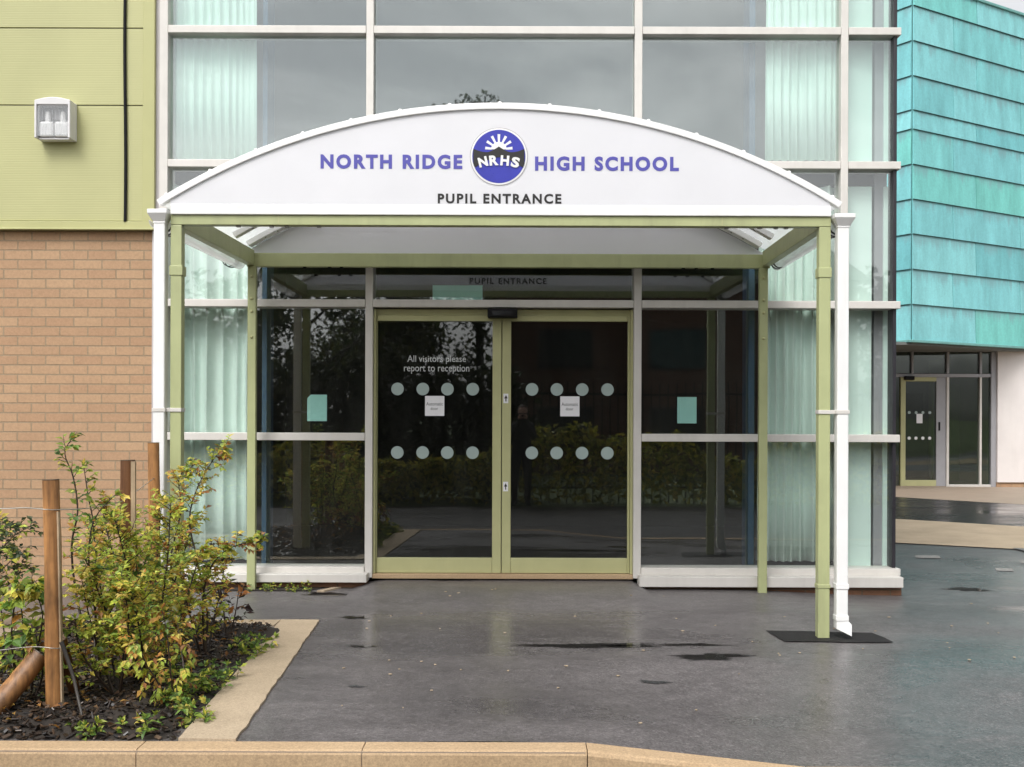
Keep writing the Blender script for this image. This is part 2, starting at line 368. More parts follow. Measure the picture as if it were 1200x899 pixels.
# ================================================================== SETTING: ground, roads
def hgt(x, y):
    d = .1 * min(1, max(0, (x - .274) / .915)) * max(0, 1 - (y - 4.6) / 1.6)
    r = .052 * sstep(7.6, 8.6, y) * (1 - sstep(.87, .99, x)) * sstep(-1.26, -1.18, x) * (1 - sstep(9.2, 9.6, y))
    q = -.045 * sstep(1.5, 2.9, x) * sstep(7.4, 8.6, y) * (1 - sstep(9.0, 10.9, y))
    return r + q - d
def frange(a, b, n): return [a + (b - a) * i / n for i in range(n + 1)]
def sheet(xs, ys, zf):
    m = MB(); vs = [(x, y, zf(x, y)) for y in ys for x in xs]; n = len(xs)
    m.add(vs, [(j*n+i, j*n+i+1, (j+1)*n+i+1, (j+1)*n+i) for j in range(len(ys)-1) for i in range(n-1)], True); return m
structure(sheet([-500, -60, 60, 500], [-500, -60, 60, 700], lambda x, y: -.17).build('ground', M['grass']))
structure(sheet([-60, 0, 60], [-.35, 4.6], lambda x, y: -.12).build('road', M['roadm']))
structure(sheet([-60, 0, 60], [-.62, -.35], lambda x, y: -.10).build('verge', M['grass']))
xs = [-60, -20, -8] + frange(-5, 6, 90) + [8, 14, 25, 60]; ys = frange(4.615, 9.6, 44) + [10, 10.5, 11, 12, 14, 18, 26, 60]
structure(sheet(xs, ys, hgt).build('forecourt', M['asphalt']))
def slab(poly, name, mat, t=.004, sub=0):
    m = MB(); pts = [Vector(p) for p in poly]
    if sub:                                           # quad draped over the forecourt
        a, b, c, d = pts; n = sub
        m = MB(); vs = []
        for j in range(n + 1):
            l, r = a.lerp(d, j / n), b.lerp(c, j / n)
            for i in range(n + 1):
                p = l.lerp(r, i / n); vs.append((p.x, p.y, hgt(p.x, p.y) + t))
        m.add(vs, [(j*(n+1)+i, j*(n+1)+i+1, (j+1)*(n+1)+i+1, (j+1)*(n+1)+i) for j in range(n) for i in range(n)], True)
    else:
        m.add([(p.x, p.y, t) for p in pts], [tuple(range(len(pts)))])
    return structure(m.build(name, mat))
# bands of paving beyond the corner of the school
def band(a0, a1, b0, b1, name, mat, t):
    A0, A1, B0, B1 = G(*a0), G(*a1), G(*b0), G(*b1)
    da, db = (A1 - A0), (B1 - B0)
    return slab([A0 - da * 1.6, A1 + da * 9, B1 + db * 9, B0 - db * 1.6], name, mat, t)
slab([(-2, 30, 0), (40, 30, 0), (40, 15.2, 0), (12, 15.2, 0), (9, 15.8, 0), G(1200, 592), G(1050, 583), (2, 20, 0)], 'paving', M['tan'], .008)
slab([G(1050, 583), G(1200, 592), (9, 15.8, 0), (12, 15.2, 0), (16, 11.5, 0), (12, 11.4, 0), G(1200, 618), G(1050, 609), (3.0, 15.6, 0), (3.0, 21, 0)], 'wet_strip', M['asphaltwet'], .006)
slab([G(1050, 609), G(1200, 618), (12, 11.4, 0), (18, 9.5, 0), (18, 7, 0), G(1200, 645), G(1050, 637), (3.02, 12.4, 0), (3.02, 15.6, 0)], 'footpath', M['buff'], .010)
slab([G(1186, 643.5), (9, 9.6, 0), (9, 8.8, 0), G(1230, 655)], 'path_patch', M['asphalt'], .014)
# painted marks on the asphalt
for q in ([(1072, 651), (1101, 651.5), (1102, 654.5), (1073, 654)], [(1166, 664), (1186, 664.5), (1188, 667), (1168, 666.5)], [(1194, 656), (1215, 656.5), (1217, 660), (1196, 659.5)]):
    slab([G(*p) for p in q], 'paint_mark', M['fadedpaint'], .004, 3)
# dark reinstatement round the canopy post
pp = [G(897.5, 740), G(940, 740.5), G(985, 742), G(1021.7, 742.5), G(1036, 748), G(1047.5, 754), G(1000, 754), G(960, 753), G(920, 752.8), G(908, 746)]
m = MB(); m.add([(p.x, p.y, hgt(p.x, p.y) + .006) for p in pp], [tuple(range(len(pp)))]); structure(m.build('asphalt_patch', M['asphaltdark']))
# puddles: irregular films of water
def puddle(px, py, wpx, hpx, seed):
    r = random.Random(seed); c = G(px, py); a = wpx * c.y / F / 2; e0, e1 = G(px, py - hpx / 2), G(px, py + hpx / 2); b = abs(e0.y - e1.y) / 2
    n = 56; ph = [r.uniform(0, 6.28) for _ in range(6)]; pts = []
    for i in range(n):
        t = 2 * PI * i / n; k = 1 + .22 * math.sin(2*t+ph[0]) + .18 * math.sin(3*t+ph[1]) + .14 * math.sin(5*t+ph[2]) + .10 * math.sin(9*t+ph[3]) + .07 * math.sin(14*t+ph[4])
        x, y = c.x + math.cos(t) * a * k, c.y + math.sin(t) * b * k; pts.append((x, y, hgt(x, y) + .0035))
    m = MB(); cz = (c.x, c.y, hgt(c.x, c.y) + .0035); rings = []
    for k, tn in ((1.35, 0), (.95, .35), (.6, .8), (.2, 1)):
        rings.append(([(cz[0] + (p[0] - cz[0]) * k, cz[1] + (p[1] - cz[1]) * k, hgt(cz[0] + (p[0] - cz[0]) * k, cz[1] + (p[1] - cz[1]) * k) + .0035) for p in pts], tn))
    for (ra, ta), (rb, tb) in zip(rings, rings[1:]):
        for q in range(6):
            u0, u1 = q / 6, (q + 1) / 6; tn = ta + (tb - ta) * (u0 + u1) / 2; m.cur = (tn, tn, tn)
            a_ = [tuple(Vector(x).lerp(Vector(y), u0)) for x, y in zip(ra, rb)]; b_ = [tuple(Vector(x).lerp(Vector(y), u1)) for x, y in zip(ra, rb)]
            m.add(a_ + b_, [(i, (i + 1) % n, n + (i + 1) % n, n + i) for i in range(n)])
    m.cur = (1, 1, 1); m.add(rings[-1][0], [tuple(range(n))]); structure(m.build('puddle', M['water']))
for q in [(690, 757, 120, 6, 1), (832, 770, 82, 7, 2), (812, 756, 60, 3.2, 3), (767, 797, 28, 3.5, 4), (1132, 684.5, 50, 3.4, 5), (540, 871, 150, 2.4, 6), (415, 724, 26, 3, 7), (425, 758, 24, 2.6, 8), (417, 805, 18, 2.4, 9),
          (385, 697, 60, 4, 10), (1150, 599, 240, 16, 11), (512, 687, 60, 2.6, 12), (742, 757.5, 50, 3, 13)]: puddle(*q)
# kerb along the road: full stones, one dropper, lowered stones; 5 mm joints
def kerbprof(top): return [(4.615, -.25), (4.615, top), (4.515, top - .001), (4.503, top - .006), (4.496, top - .020), (4.488, -.25)]
m = MB(); x0 = .269 - .915 * 7
def kerbstone(xa, xb, ta, tb):
    A = [Vector((xa + .0018, y, z)) for y, z in kerbprof(ta)]; B = [Vector((xb - .0018, y, z)) for y, z in kerbprof(tb)]; n = len(A)
    m.add(A + B, [tuple(range(n)), tuple(range(2*n-1, n-1, -1))] + [(i, n+i, n+(i+1) % n, (i+1) % n) for i in range(n)])
for i in range(7): kerbstone(x0 + .915*i, x0 + .915*(i+1), .004, .004)
kerbstone(.269, 1.184, .004, -.094)
for i in range(12): kerbstone(1.184 + .915*i, 1.184 + .915*(i+1), -.094, -.094)
structure(m.build('kerb', M['kerb'], bevel=.002))
m = MB().box(x0, .26, 4.5, 4.6, -.2, -.003); structure(m.build('kerb_mortar', M['tan']))

# planting bed: soil, concrete edging, buff path to its left
er = random.Random(3)
inner = [Vector((-1.588, 7.325, 0)), Vector((-1.43, 4.63, 0))]; outer = [Vector((-1.335, 7.32, 0)), Vector((-1.186, 4.62, 0))]
n = 44; m = MB()
A, B = [], []
for i in range(n + 1):
    t = i / n; a = inner[0].lerp(inner[1], t); b = outer[0].lerp(outer[1], t)
    a.x += er.uniform(-.002, .002); b.x += er.uniform(-.004, .004) + .002 * math.sin(t * 17)
    A.append((a.x, a.y, .012)); B.append((b.x, b.y, .012))
m.strip(A, B, (0, 0, -.06))
structure(m.build('bed_edging', M['buff']))
m = MB(); m.box(-6, -1.592, 7.145, 7.325, -.05, .010); structure(m.build('bed_far_edging', M['buff']))
def soilz(x, y):
    e = min(1, max(0, min((-1.44 - x) / .25, (y - 4.62) / .2, (7.15 - y) / .3)))
    return -.01 + .07 * e + .018 * math.sin(7*x+3*y) * math.sin(5*y-2*x) * e + .012 * math.sin(19*x) * math.sin(23*y) * e
m = sheet(frange(-3.6, -1.42, 60), frange(4.618, 7.145, 70), soilz); structure(m.build('planting_soil', M['soil']))
m = MB(); m.add([(-8, 7.14, .02), (-8, 4.62, .02), (-3.32, 4.62, .07), (-2.75, 5.5, .072), (-2.83, 6.15, .074), (-2.95, 6.6, .07), (-3.18, 7.14, .045)], [(0, 1, 2, 3, 4, 5, 6)])
m2 = MB(); m2.box(-9, -2.98, 5.86, 7.139, 0, .085); structure(m2.build('path', M['tan']))

# ================================================================== SCHOOL BUILDING
B = thing('school_building', (0, YW, 0), 'modern school front with tall glass curtain wall, lime cladding and buff brick', 'building')
def part(m, name, mat, bevel=0, parent=None): return m.build(name, M[mat], parent or B, bevel)
XL = WX(178.5)
m = MB().box(-14, XL, YW, YW + .3, -.3, WZ(268)); part(m, 'brick_wall', 'brick')
# pale splashes on the top courses
# lime cladding in big panels
jy = [-260, -55, 37, 127, 262.5]
for a, b in zip(jy, jy[1:]):
    m = MB().box(-14, WX(169), YW - .045, YW + .2, WZ(b) + .004, WZ(a) - .004); part(m, 'cladding_panel', 'clad', .003)
m = MB().box(-14, WX(168.5), YW - .03, YW + .19, WZ(262), WZ(-258)); part(m, 'cladding_backing', 'blackmet')
m = MB().box(WX(168.8), WX(182.5), YW - .055, YW + .25, WZ(262.4), WZ(-262)); part(m, 'corner_trim', 'cladtrim', .004)
m = MB().box(-14, WX(182.5), YW - .062, YW + .25, WZ(272), WZ(262.6)).box(-14, WX(182.5), YW - .075, YW - .05, WZ(272.5), WZ(270.6)); part(m, 'base_flashing', 'cladtrim', .003)
m = MB().box(WX(178.6), WX(187), YW - .02, YW + .25, -.05, WZ(-262)); part(m, 'jamb_flashing', 'lilac')
# mullions and transoms
mul = [(187.2, 197), (428.5, 437.2), (742, 751), (983, 991.6)]
trn = [-276, -120, 37, 193.5, 356.5, 512.5]
TW = 4.4
for i, (a, b) in enumerate(mul):
    z0 = WZ(664) if i in (0, 3) else WZ(677)
    m = MB().box(WX(a), WX(b), YW - .035, YW + .16, z0, WZ(-280)); part(m, 'mullion', 'frame', .004)
for y in trn:
    segs = [(197.3, 428.2), (437.5, 741.7), (751.3, 982.7), (991.9, 1053)]
    if y == 512.5: segs.pop(1)
    for a, b in segs: part(MB().box(WX(a), WX(b), YW - .04, YW + .15, WZ(y + TW), WZ(y - TW)), 'transom', 'frame', .004)
for a, b in [(187.2, 428.2), (751.3, 1053.5)]: part(MB().box(WX(a), WX(b), YW - .05, YW + .15, WZ(672.2), WZ(664.2)), 'bottom_frame', 'frame', .004)
for a, b, u_, v_ in [(187.2, 430, 674, 683.6), (750, 1059.5, 675.5, 687.6)]:
    m = MB().box(WX(a, YW - .17), WX(b, YW - .17), YW - .17, YW + .02, WZ(v_, YW - .17), WZ(u_, YW - .17)); part(m, 'window_sill', 'frame', .004)
for a, b, u_ in [(187.2, 430, 675), (750, 1054, 676.5)]: part(MB().box(WX(a), WX(b), YW - .02, YW + .15, WZ(u_ + 2), WZ(672.3)), 'sill_upstand', 'frame')
for a, b in ((187, 432), (746, 1052)): part(MB().box(WX(a), WX(b), YW - .1, YW + .2, -.2, WZ(684 if a < 300 else 687, YW - .17) - .001), 'brick_plinth', 'plinth')
m = MB().box(WX(1045.6), WX(1049.6), YW - .01, YW + .12, WZ(664), WZ(-280)); part(m, 'corner_post', 'blackmet', .003)
# panes
bays = [(197, 428.5), (437.2, 742), (751, 983), (991.6, 1045.8)]
rows = [-280] + trn + [668]
for bi, (a, b) in enumerate(bays):
    for ri, (u, d) in enumerate(zip(rows, rows[1:])):
        if bi == 1 and d > 500: continue
        m = MB().box(WX(a) - .004, WX(b) + .004, YW + .03, YW + .038, WZ(d), WZ(u))
        part(m, 'window_pane', 'glass' if d < 200 else 'glasslo')
# shell and interior
XR, XLL = WX(1049), WX(183)
m = MB().box(XR - .12, XR - .02, YW + .16, 16, -.2, 7); part(m, 'side_wall', 'grey')
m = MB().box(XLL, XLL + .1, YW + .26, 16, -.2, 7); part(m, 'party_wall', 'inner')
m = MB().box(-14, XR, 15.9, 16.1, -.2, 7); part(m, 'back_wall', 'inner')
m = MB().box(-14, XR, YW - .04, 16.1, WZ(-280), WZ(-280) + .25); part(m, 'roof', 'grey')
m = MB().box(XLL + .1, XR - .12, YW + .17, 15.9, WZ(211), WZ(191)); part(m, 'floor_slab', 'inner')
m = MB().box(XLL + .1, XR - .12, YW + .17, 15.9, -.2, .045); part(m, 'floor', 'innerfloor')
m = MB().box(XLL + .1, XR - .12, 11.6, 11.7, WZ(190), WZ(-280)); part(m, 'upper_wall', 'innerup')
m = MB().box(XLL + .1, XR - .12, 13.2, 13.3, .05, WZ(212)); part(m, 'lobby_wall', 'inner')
for a, b in [(301, 306.5), (882, 889)]:
    m = MB().box(WX(a), WX(b), YW + .17, YW + .42, .05, WZ(213)).box(WX(a), WX(b), YW + .17, YW + .42, WZ(189), WZ(-279)); part(m, 'blue_pillar', 'blue')
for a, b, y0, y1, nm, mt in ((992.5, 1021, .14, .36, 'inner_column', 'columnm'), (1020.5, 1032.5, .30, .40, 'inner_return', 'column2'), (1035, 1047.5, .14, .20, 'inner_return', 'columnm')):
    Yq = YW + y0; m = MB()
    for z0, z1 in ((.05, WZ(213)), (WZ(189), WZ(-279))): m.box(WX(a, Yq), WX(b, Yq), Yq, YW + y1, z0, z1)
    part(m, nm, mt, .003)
# radiator-white shelf seen under the upper right curtain
m = MB().box(WX(885), WX(960), YW + .5, YW + .62, WZ(190.5), WZ(183)); part(m, 'low_shelf', 'columnm')

# sliding doors
DZ0, DZ1 = WZ(672.5), WZ(362.3)
m = MB().box(WX(437.4), WX(440.3), YW + .0, YW + .16, DZ0, DZ1).box(WX(738.7), WX(741.8), YW, YW + .16, DZ0, DZ1).box(WX(440.3), WX(738.7), YW + .03, YW + .16, WZ(376), DZ1 - .001)
part(m, 'door_frame', 'limedoor', .003)
m = MB().box(WX(437.4), WX(741.8), YW - .03, YW + .16, WZ(678), WZ(672.7)); part(m, 'threshold', 'kerb', .003)
def door(x0, x1, st0, st1, label):
    m = MB(); zt, zb = WZ(376.4), WZ(672.2); gb = WZ(654.5)
    ya, yb = YW + .02, YW + .075
    m.box(x0, st0, ya, yb, zb, zt + .045); m.box(st1, x1, ya, yb, zb, zt + .045)
    m.box(st0 + .001, st1 - .001, ya, yb, zb, gb); m.box(st0 + .001, st1 - .001, ya, yb, zt, zt + .045)
    d = part(m, 'sliding_door', 'limedoor', .004); d['label'] = label
    part(MB().box(st0 - .004, st1 + .004, ya + .025, ya + .033, gb - .01, zt + .01), 'door_pane', 'glasslow', 0, d)
    return d
D1 = door(WX(440.5), WX(587.4), WX(441.6), WX(577), 'left leaf lettered for visitors')
D2 = door(WX(588.3), WX(738.5), WX(598.7), WX(735.8), 'right leaf without lettering')
gy = YW + .0445
dot0 = None
for D, xs_ in ((D1, (465, 494.8, 523.8, 553.6)), (D2, (623.4, 652.7, 682.5, 712.3))):
    for y in (456.2, 531):
        for x in xs_:
            if dot0 is None:
                dot0 = part(MB().disc((0, 0, 0), 7.4 * YW / F, .0008), 'dot', 'dots', 0, D); dot0.data.transform(Matrix.Translation(OFF[D.name])); o = dot0
            else:
                o = dot0.copy(); COL.objects.link(o); o.parent = D
            o.location = Vector((WX(x), gy - .0012, WZ(y))) - OFF[D.name]
for t, x0, x1, y0, y1 in (('All visitors please', 476.5, 545.5, 416.6, 426.6), ('report to reception', 472.5, 549.5, 427.6, 438.2)):
    v, f = text_mesh(t, WX(x0), WX(x1), WZ(y1), WZ(y0), gy - .0004, .0006, .004)
    part(MB().add(v, f), 'lettering', 'letter', 0, D1)
for y in (467, 570.5):                                # lock stickers on the meeting stile
    q = part(MB().box(WX(589.8), WX(595.6), YW + .0185, YW + .021, WZ(y + 5.6), WZ(y - 5.6)), 'sticker', 'paper', 0, D2)
    m = MB().box(WX(592.2), WX(593.4), YW + .017, YW + .0184, WZ(y + 3.6), WZ(y))
    m.prism([(WX(590.8), YW + .017, WZ(y)), (WX(594.8), YW + .017, WZ(y)), (WX(592.8), YW + .017, WZ(y - 4))], (0, .0014, 0)); part(m, 'sticker_arrow', 'signblack', 0, D2)
m = MB().box(WX(571.3), WX(606), YW - .10, YW + .029, WZ(373.2), WZ(362.6)); s_ = part(m, 'door_sensor', 'black', .008)
part(MB().box(WX(577), WX(600), YW - .104, YW - .0995, WZ(371), WZ(366)), 'sensor_lens', 'pane', .003, s_)

# papers on the glass: things of their own
def notice(name, label, cat, pts, y, mat, th=-.0006, group=None):
    o = MB().prism([Vector((WX(a), y, WZ(b))) for a, b in pts], (0, th, 0)).build(name, M[mat]); tag(o, label, cat, group); return o
for x0, lab in ((497.5, 'small white square notice on the left sliding door'), (656.7, 'small white square notice on the right sliding door')):
    o = notice('notice', lab, 'notice', [(x0, 487.8), (x0 + 22.7, 487.8), (x0 + 22.7, 464.3), (x0, 464.3)], gy - .0022, 'paper', group='automatic door notices')
    for t, a, b, c, d in (('Automatic', 1.5, 21, 471.6, 475.6), ('door', 6.5, 15.5, 477.4, 480.8)):
        v, f = text_mesh(t, WX(x0 + a), WX(x0 + b), WZ(d), WZ(c), gy - .0029, .0005, .005); MB().add(v, f).build('lettering', M['ink'], o)
iy = YW + .045
notice('notice', 'mint paper with a cut corner behind the glass left of the doors', 'notice', [(358.7, 494.4), (381.9, 494.4), (381.9, 463.2), (363, 463.2), (358.7, 467.5)], iy, 'mint', .0006)
notice('notice', 'upright mint paper behind the glass right of the doors', 'notice', [(794.6, 495.6), (817.3, 495.6), (817.3, 464.6), (794.6, 464.6)], iy, 'mint', .0006)
notice('notice', 'wide pale mint paper in the narrow pane above the doors', 'notice', [(506, 352.2), (564.7, 352.2), (564.7, 333.8), (506, 333.8)], iy, 'mint', .0006)

# curtains
def curtain(a, b, y0, y1, label, seed, dy=.17, amp=.045):
    r = random.Random(seed); n = 170; xa, xb = WX(a, YW + dy), WX(b, YW + dy); zt, zb = WZ(y0), WZ(y1)
    ph = [r.uniform(0, 6.28) for _ in range(5)]; vs = []; nz = 7
    for j in range(nz):
        z = zt + (zb - zt) * j / (nz - 1)
        for i in range(n + 1):
            t = i / n; u = t * (xb - xa)
            w = math.sin(u * (40 if amp > .03 else 58) + 2.6 * math.sin(u * 6 + ph[0]) + ph[1]); w = (2 * abs(w) ** .8 - 1.0) * (.62 + .38 * math.sin(u * 5.3 + ph[4]) * math.sin(u * 2.1 + ph[1]))
            y = YW + dy + amp * w + amp * .5 * math.sin(u * 19 + ph[2] + j * .07) + .008 * math.sin(j * 1.1 + u * 9 + ph[3])
            vs.append((xa + u + .004 * math.sin(j * .9 + u * 21), y, z))
    m = MB().add(vs, [(j*(n+1)+i, j*(n+1)+i+1, (j+1)*(n+1)+i+1, (j+1)*(n+1)+i) for j in range(nz-1) for i in range(n)], True)
    o = m.build('curtain', M['curtain']); sd = o.modifiers.new('thick', 'SOLIDIFY'); sd.thickness = .004
    tag(o, label, 'curtain', 'mint curtains behind the glass'); return o
curtain(198.5, 300, 213, 660, 'lower mint curtain left of the entrance, beside the brick wall', 1)
curtain(889.5, 985, 213, 660, 'lower mint curtain right of the entrance, behind the white downpipe', 2)
curtain(198.5, 299.5, -272, 184, 'upper mint curtain beside the lime cladding', 3, .13, .022)
curtain(896, 986, -272, 183, 'upper mint curtain on the right, above the canopy end', 4, .13, .022)

# wall light and cable on the cladding
cy_ = YW - .046
WLt = thing('wall_light', (WX(71.5), cy_, WZ(150)), 'white bulkhead wall light with clear front on the lime cladding', 'wall light')
def lampprof(y, x0, x1, yt, yb, bow):
    pts = [Vector((WX(x0), y, WZ(yb))), Vector((WX(x1), y, WZ(yb))), Vector((WX(x1), y, WZ(yt + bow)))]
    for i in range(1, 8):
        t = i / 8; pts.append(Vector((WX(x1 + (x0 - x1) * t), y, WZ(yt + bow - bow * math.sin(PI * t)))))
    pts.append(Vector((WX(x0), y, WZ(yt + bow)))); return pts
m = MB().prism(lampprof(cy_, 50.8, 92, 123, 170, 3.5), (0, -.03, 0)); part(m, 'back_plate', 'lampgrey', .004, WLt)
m = MB().prism(lampprof(cy_ - .03, 50.8, 92, 123, 132, 3.5), (0, -.11, 0)).box(WX(50.8), WX(53.6), cy_ - .14, cy_ - .03, WZ(170), WZ(131)).box(WX(89.2), WX(92), cy_ - .14, cy_ - .03, WZ(170), WZ(131))
m.box(WX(53.6), WX(89.2), cy_ - .10, cy_ - .03, WZ(171), WZ(168.5)); part(m, 'housing', 'lampgrey', .006, WLt)
m = MB().box(WX(54), WX(89), cy_ - .134, cy_ - .128, WZ(168), WZ(132.5)); part(m, 'lens', 'lampclear', 0, WLt)
for a, b in ((54.5, 71.2), (72, 88.6)):
    o = MB().box(WX(a), WX(b), cy_ - .115, cy_ - .046, WZ(167.8), WZ(150)).build('reflector', M['white'], WLt, .018, 3)
    c = WX((a + b) / 2); MB().tube([Vector((c, cy_ - .075, WZ(152))), Vector((c, cy_ - .075, WZ(143))), Vector((c, cy_ - .075, WZ(138)))], [.022, .022, .016], 14).build('bulb', M['chrome'], WLt)
for k_ in range(9):
    x = WX(56.2 + k_ * 3.9); MB().box(x - .003, x + .003, cy_ - .1375, cy_ - .1345, WZ(167), WZ(134)).build('lens_rib', M['lampclear'], WLt)
m = MB().box(WX(54), WX(89), cy_ - .045, cy_ - .031, WZ(146), WZ(132.5)); part(m, 'gear_tray', 'ring', .003, WLt)
m = MB(); m.tube([Vector((WX(147.4 + 1.1 * math.sin(i * .5) * .5 + 1.5 * (1 - i / 24)), YW - .058, WZ(263 - i * 22))) for i in range(25)], .0125, 8)
tag(m.build('cable', M['black']), 'black vertical cable run down the lime cladding', 'cable')

# ================================================================== ENTRANCE CANOPY
YF = 6.80
K = thing('entrance_canopy', (P(585, 745, 7.6).x, 7.7, 0), 'arched white canopy on lime posts over the school entrance', 'canopy')
def kp(m, name, mat, bevel=0, parent=None): return m.build(name, M[mat], parent or K, bevel)
def fx(px, Y=YF): return (px - CX) * Y / F
FZ = lambda py, Y=YF: EYE - (py - CY) * Y / F
zb1, zb0 = FZ(253.0), FZ(264.8)                      # front beam
for x0, x1, far in ((199.1, 212.2, 0), (959.5, 973.1, 1)):
    m = MB().box(fx(x0), fx(x1), YF, YF + .07, -.05, zb0)
    o = kp(m, 'post', 'lime', .005); xc = (fx(x0) + fx(x1)) / 2; hw = .0365
    c = MB().box(xc - hw - .004, xc + hw + .004, YF - .005, YF + .076, FZ(324), FZ(312.5)); kp(c, 'post_collar', 'lime', .003, o)
    c = MB().box(xc - hw - .003, xc + hw + .003, YF - .004, YF + .075, FZ(688.5), FZ(684)); kp(c, 'post_collar', 'lime', .003, o)
m = MB().box(fx(199.1), fx(973.1), YF - .002, YF + .068, zb0 + .0005, zb1); o = kp(m, 'front_beam', 'lime', .004)
for px in (325.5, 845.5):
    kp(MB().box(fx(px) - .002, fx(px) + .002, YF - .0035, YF + .01, zb0 + .003, zb1 - .003), 'beam_joint', 'limedoor', 0, o)
# side beams follow the measured ends
def sidebeam(pf, pr, sgn):
    f0 = P(pf[0], pf[1], YF + .07); r0 = P(pr[0], pr[1], 8.62); h = .118
    z = (f0.z + r0.z) / 2; a = Vector((f0.x, f0.y, z)); b = Vector((r0.x, r0.y, z))
    m = MB().obox(a, (sgn * .06, 0, 0), b - a, (0, 0, h)); o = kp(m, 'side_beam', 'lime', .004); return a, b, h
La, Lb, hb = sidebeam((212.7, 264), (298, 312.7), -1)
Ra, Rb, _ = sidebeam((960, 266.7), (893.4, 313.4), 1)
zr0, zr1 = P(600, 313.3, 8.62).z, P(600, 297.3, 8.62).z
m = MB().box(Lb.x - .06, Rb.x + .06, 8.62, 8.68, zr0, zr1); kp(m, 'rear_beam', 'lime', .004)
for x0, x1, yb in ((289.6, 299.4, 689), (889.6, 899.6, 692)):
    a, b = fx(x0, 8.61), fx(x1, 8.61)
    o = kp(MB().box(a, b, 8.61, 8.66, -.06, zr0 + .0), 'post', 'lime', .004)
    for y in (351, 366, 396, 325):
        c = Vector(((a + b) / 2, 8.606, FZ(y, 8.61))); kp(MB().tube([c + Vector((0, .006, 0)), c, c + Vector((0, -.006, 0))], [.011, .011, .006], 10), 'bolt', 'limedoor', 0, o)
# arch geometry
YS = 6.79; sc = YS / F
ac = Vector((fx(584.5, YS), 0, FZ(878, YS))); RO = 757 * sc
def arc(r, y, a0, a1, n=72): return [Vector((ac.x + r * math.sin(a), y, ac.z + r * math.cos(a))) for a in [a0 + (a1 - a0) * i / n for i in range(n + 1)]]
AE = math.asin(401.5 / 757)
# sign panel filling the arch
zt = FZ(240.8, YS); zbt = FZ(252.6, YS); rin = RO - .03
aS = math.acos((zt - ac.z) / rin); aS2 = min(aS, math.asin(abs(fx(199.2, YS) - ac.x) / rin))
top = arc(rin, YS, -aS2, aS2, 80)
poly = [Vector((fx(199.2, YS), YS, zt))] + top + [Vector((fx(972.8, YS), YS, zt))]
SG = kp(MB().prism([Vector((p.x, YS, p.z)) for p in reversed(poly)], (0, .006, 0)), 'sign_panel', 'sign')
kp(MB().box(fx(199.2, YS), fx(973, YS), YS - .006, YS + .03, zbt, zt), 'bottom_trim', 'white', .004, SG)
# arched front trim with fixing studs
m = MB(); m.strip(arc(RO, YS - .014, -AE, AE), arc(RO - .040, YS - .014, -AE, AE), (0, .054, 0)); o = kp(m, 'arch_trim', 'white', .004)
for i in range(15):
    a = -AE * .97 + 2 * AE * .97 * i / 14; c = Vector((ac.x + RO * math.sin(a), YS, ac.z + RO * math.cos(a))); d = Vector((math.sin(a), 0, math.cos(a)))
    kp(MB().tube([c - d * .004, c + d * .007, c + d * .010], [.011, .011, .005], 8), 'stud', 'white', 0, o)
# roof sheet, hoops, rear gable
m = MB(); m.strip(arc(RO - .012, YS + .041, -AE, AE), arc(RO - .020, YS + .041, -AE, AE), (0, 1.93, 0)); kp(m, 'roof_sheet', 'roof')
aH = AE * .955
for y in (6.92, 7.26, 7.66, 8.18, 8.585):
    m = MB(); m.strip(arc(RO - .021, y, -aH, aH), arc(RO - .062, y, -aH, aH), (0, .11 if y > 8.5 else .075, 0)); o = kp(m, 'roof_hoop', 'white', .004)
    m = MB()
    for s in (-1, 1):
        for k in (.93, .88, .80):
            a = s * aH * k; c = Vector((ac.x + (RO - .062) * math.sin(a), y + .027, ac.z + (RO - .062) * math.cos(a))); d = Vector((math.sin(a), 0, math.cos(a)))
            m.tube([c + d * .003, c - d * .005], [.008, .006], 8)
    kp(m, 'screw', 'screw', 0, o)
rin2 = RO - .063; aG = math.acos((zr1 + .0 - ac.z) / rin2)
kp(MB().prism([p for p in reversed(arc(rin2, 8.70, -aG, aG, 60))], (0, .006, 0)), 'rear_gable', 'sign')
for px in (277, 316, 334, 372, 852, 891, 910, 922): kp(MB().box(fx(px) - .012, fx(px) + .012, YF + .02, YF + .05, zb0 - .008, zb0 + .004), 'beam_clip', 'screw')
for px in (357, 386, 400, 800, 815, 834): kp(MB().box(fx(px, 8.65) - .012, fx(px, 8.65) + .012, 8.63, 8.66, zr0 - .012, zr0 + .003), 'beam_clip', 'black')
# gutters outside the side beams
for a, b, s in ((La, Lb, -1), (Ra, Rb, 1)):
    m = MB(); prof = []
    n = 10; cx_ = a.x + s * .125; zc = a.z + .03
    A_ = [Vector((cx_ - .052 * math.cos(PI * i / n), YF - .01, zc - .058 * math.sin(PI * i / n))) for i in range(n + 1)]
    B_ = [Vector((cx_ - .047 * math.cos(PI * i / n), YF - .01, zc - .053 * math.sin(PI * i / n))) for i in range(n + 1)]
    m.strip(A_, B_, (b.x - a.x, 1.86, 0)); o = kp(m, 'gutter', 'gut')
    for yy in (6.90, 6.97, 7.03, 8.45, 8.52):
        A2 = [Vector((cx_ - .056 * math.cos(PI * i / n), yy, zc - .063 * math.sin(PI * i / n))) for i in range(n + 1)]
        kp(MB().strip(A2, [Vector((p.x, yy, p.z)) for p in A_], (0, .022, 0)), 'gutter_bracket', 'black', 0, o)
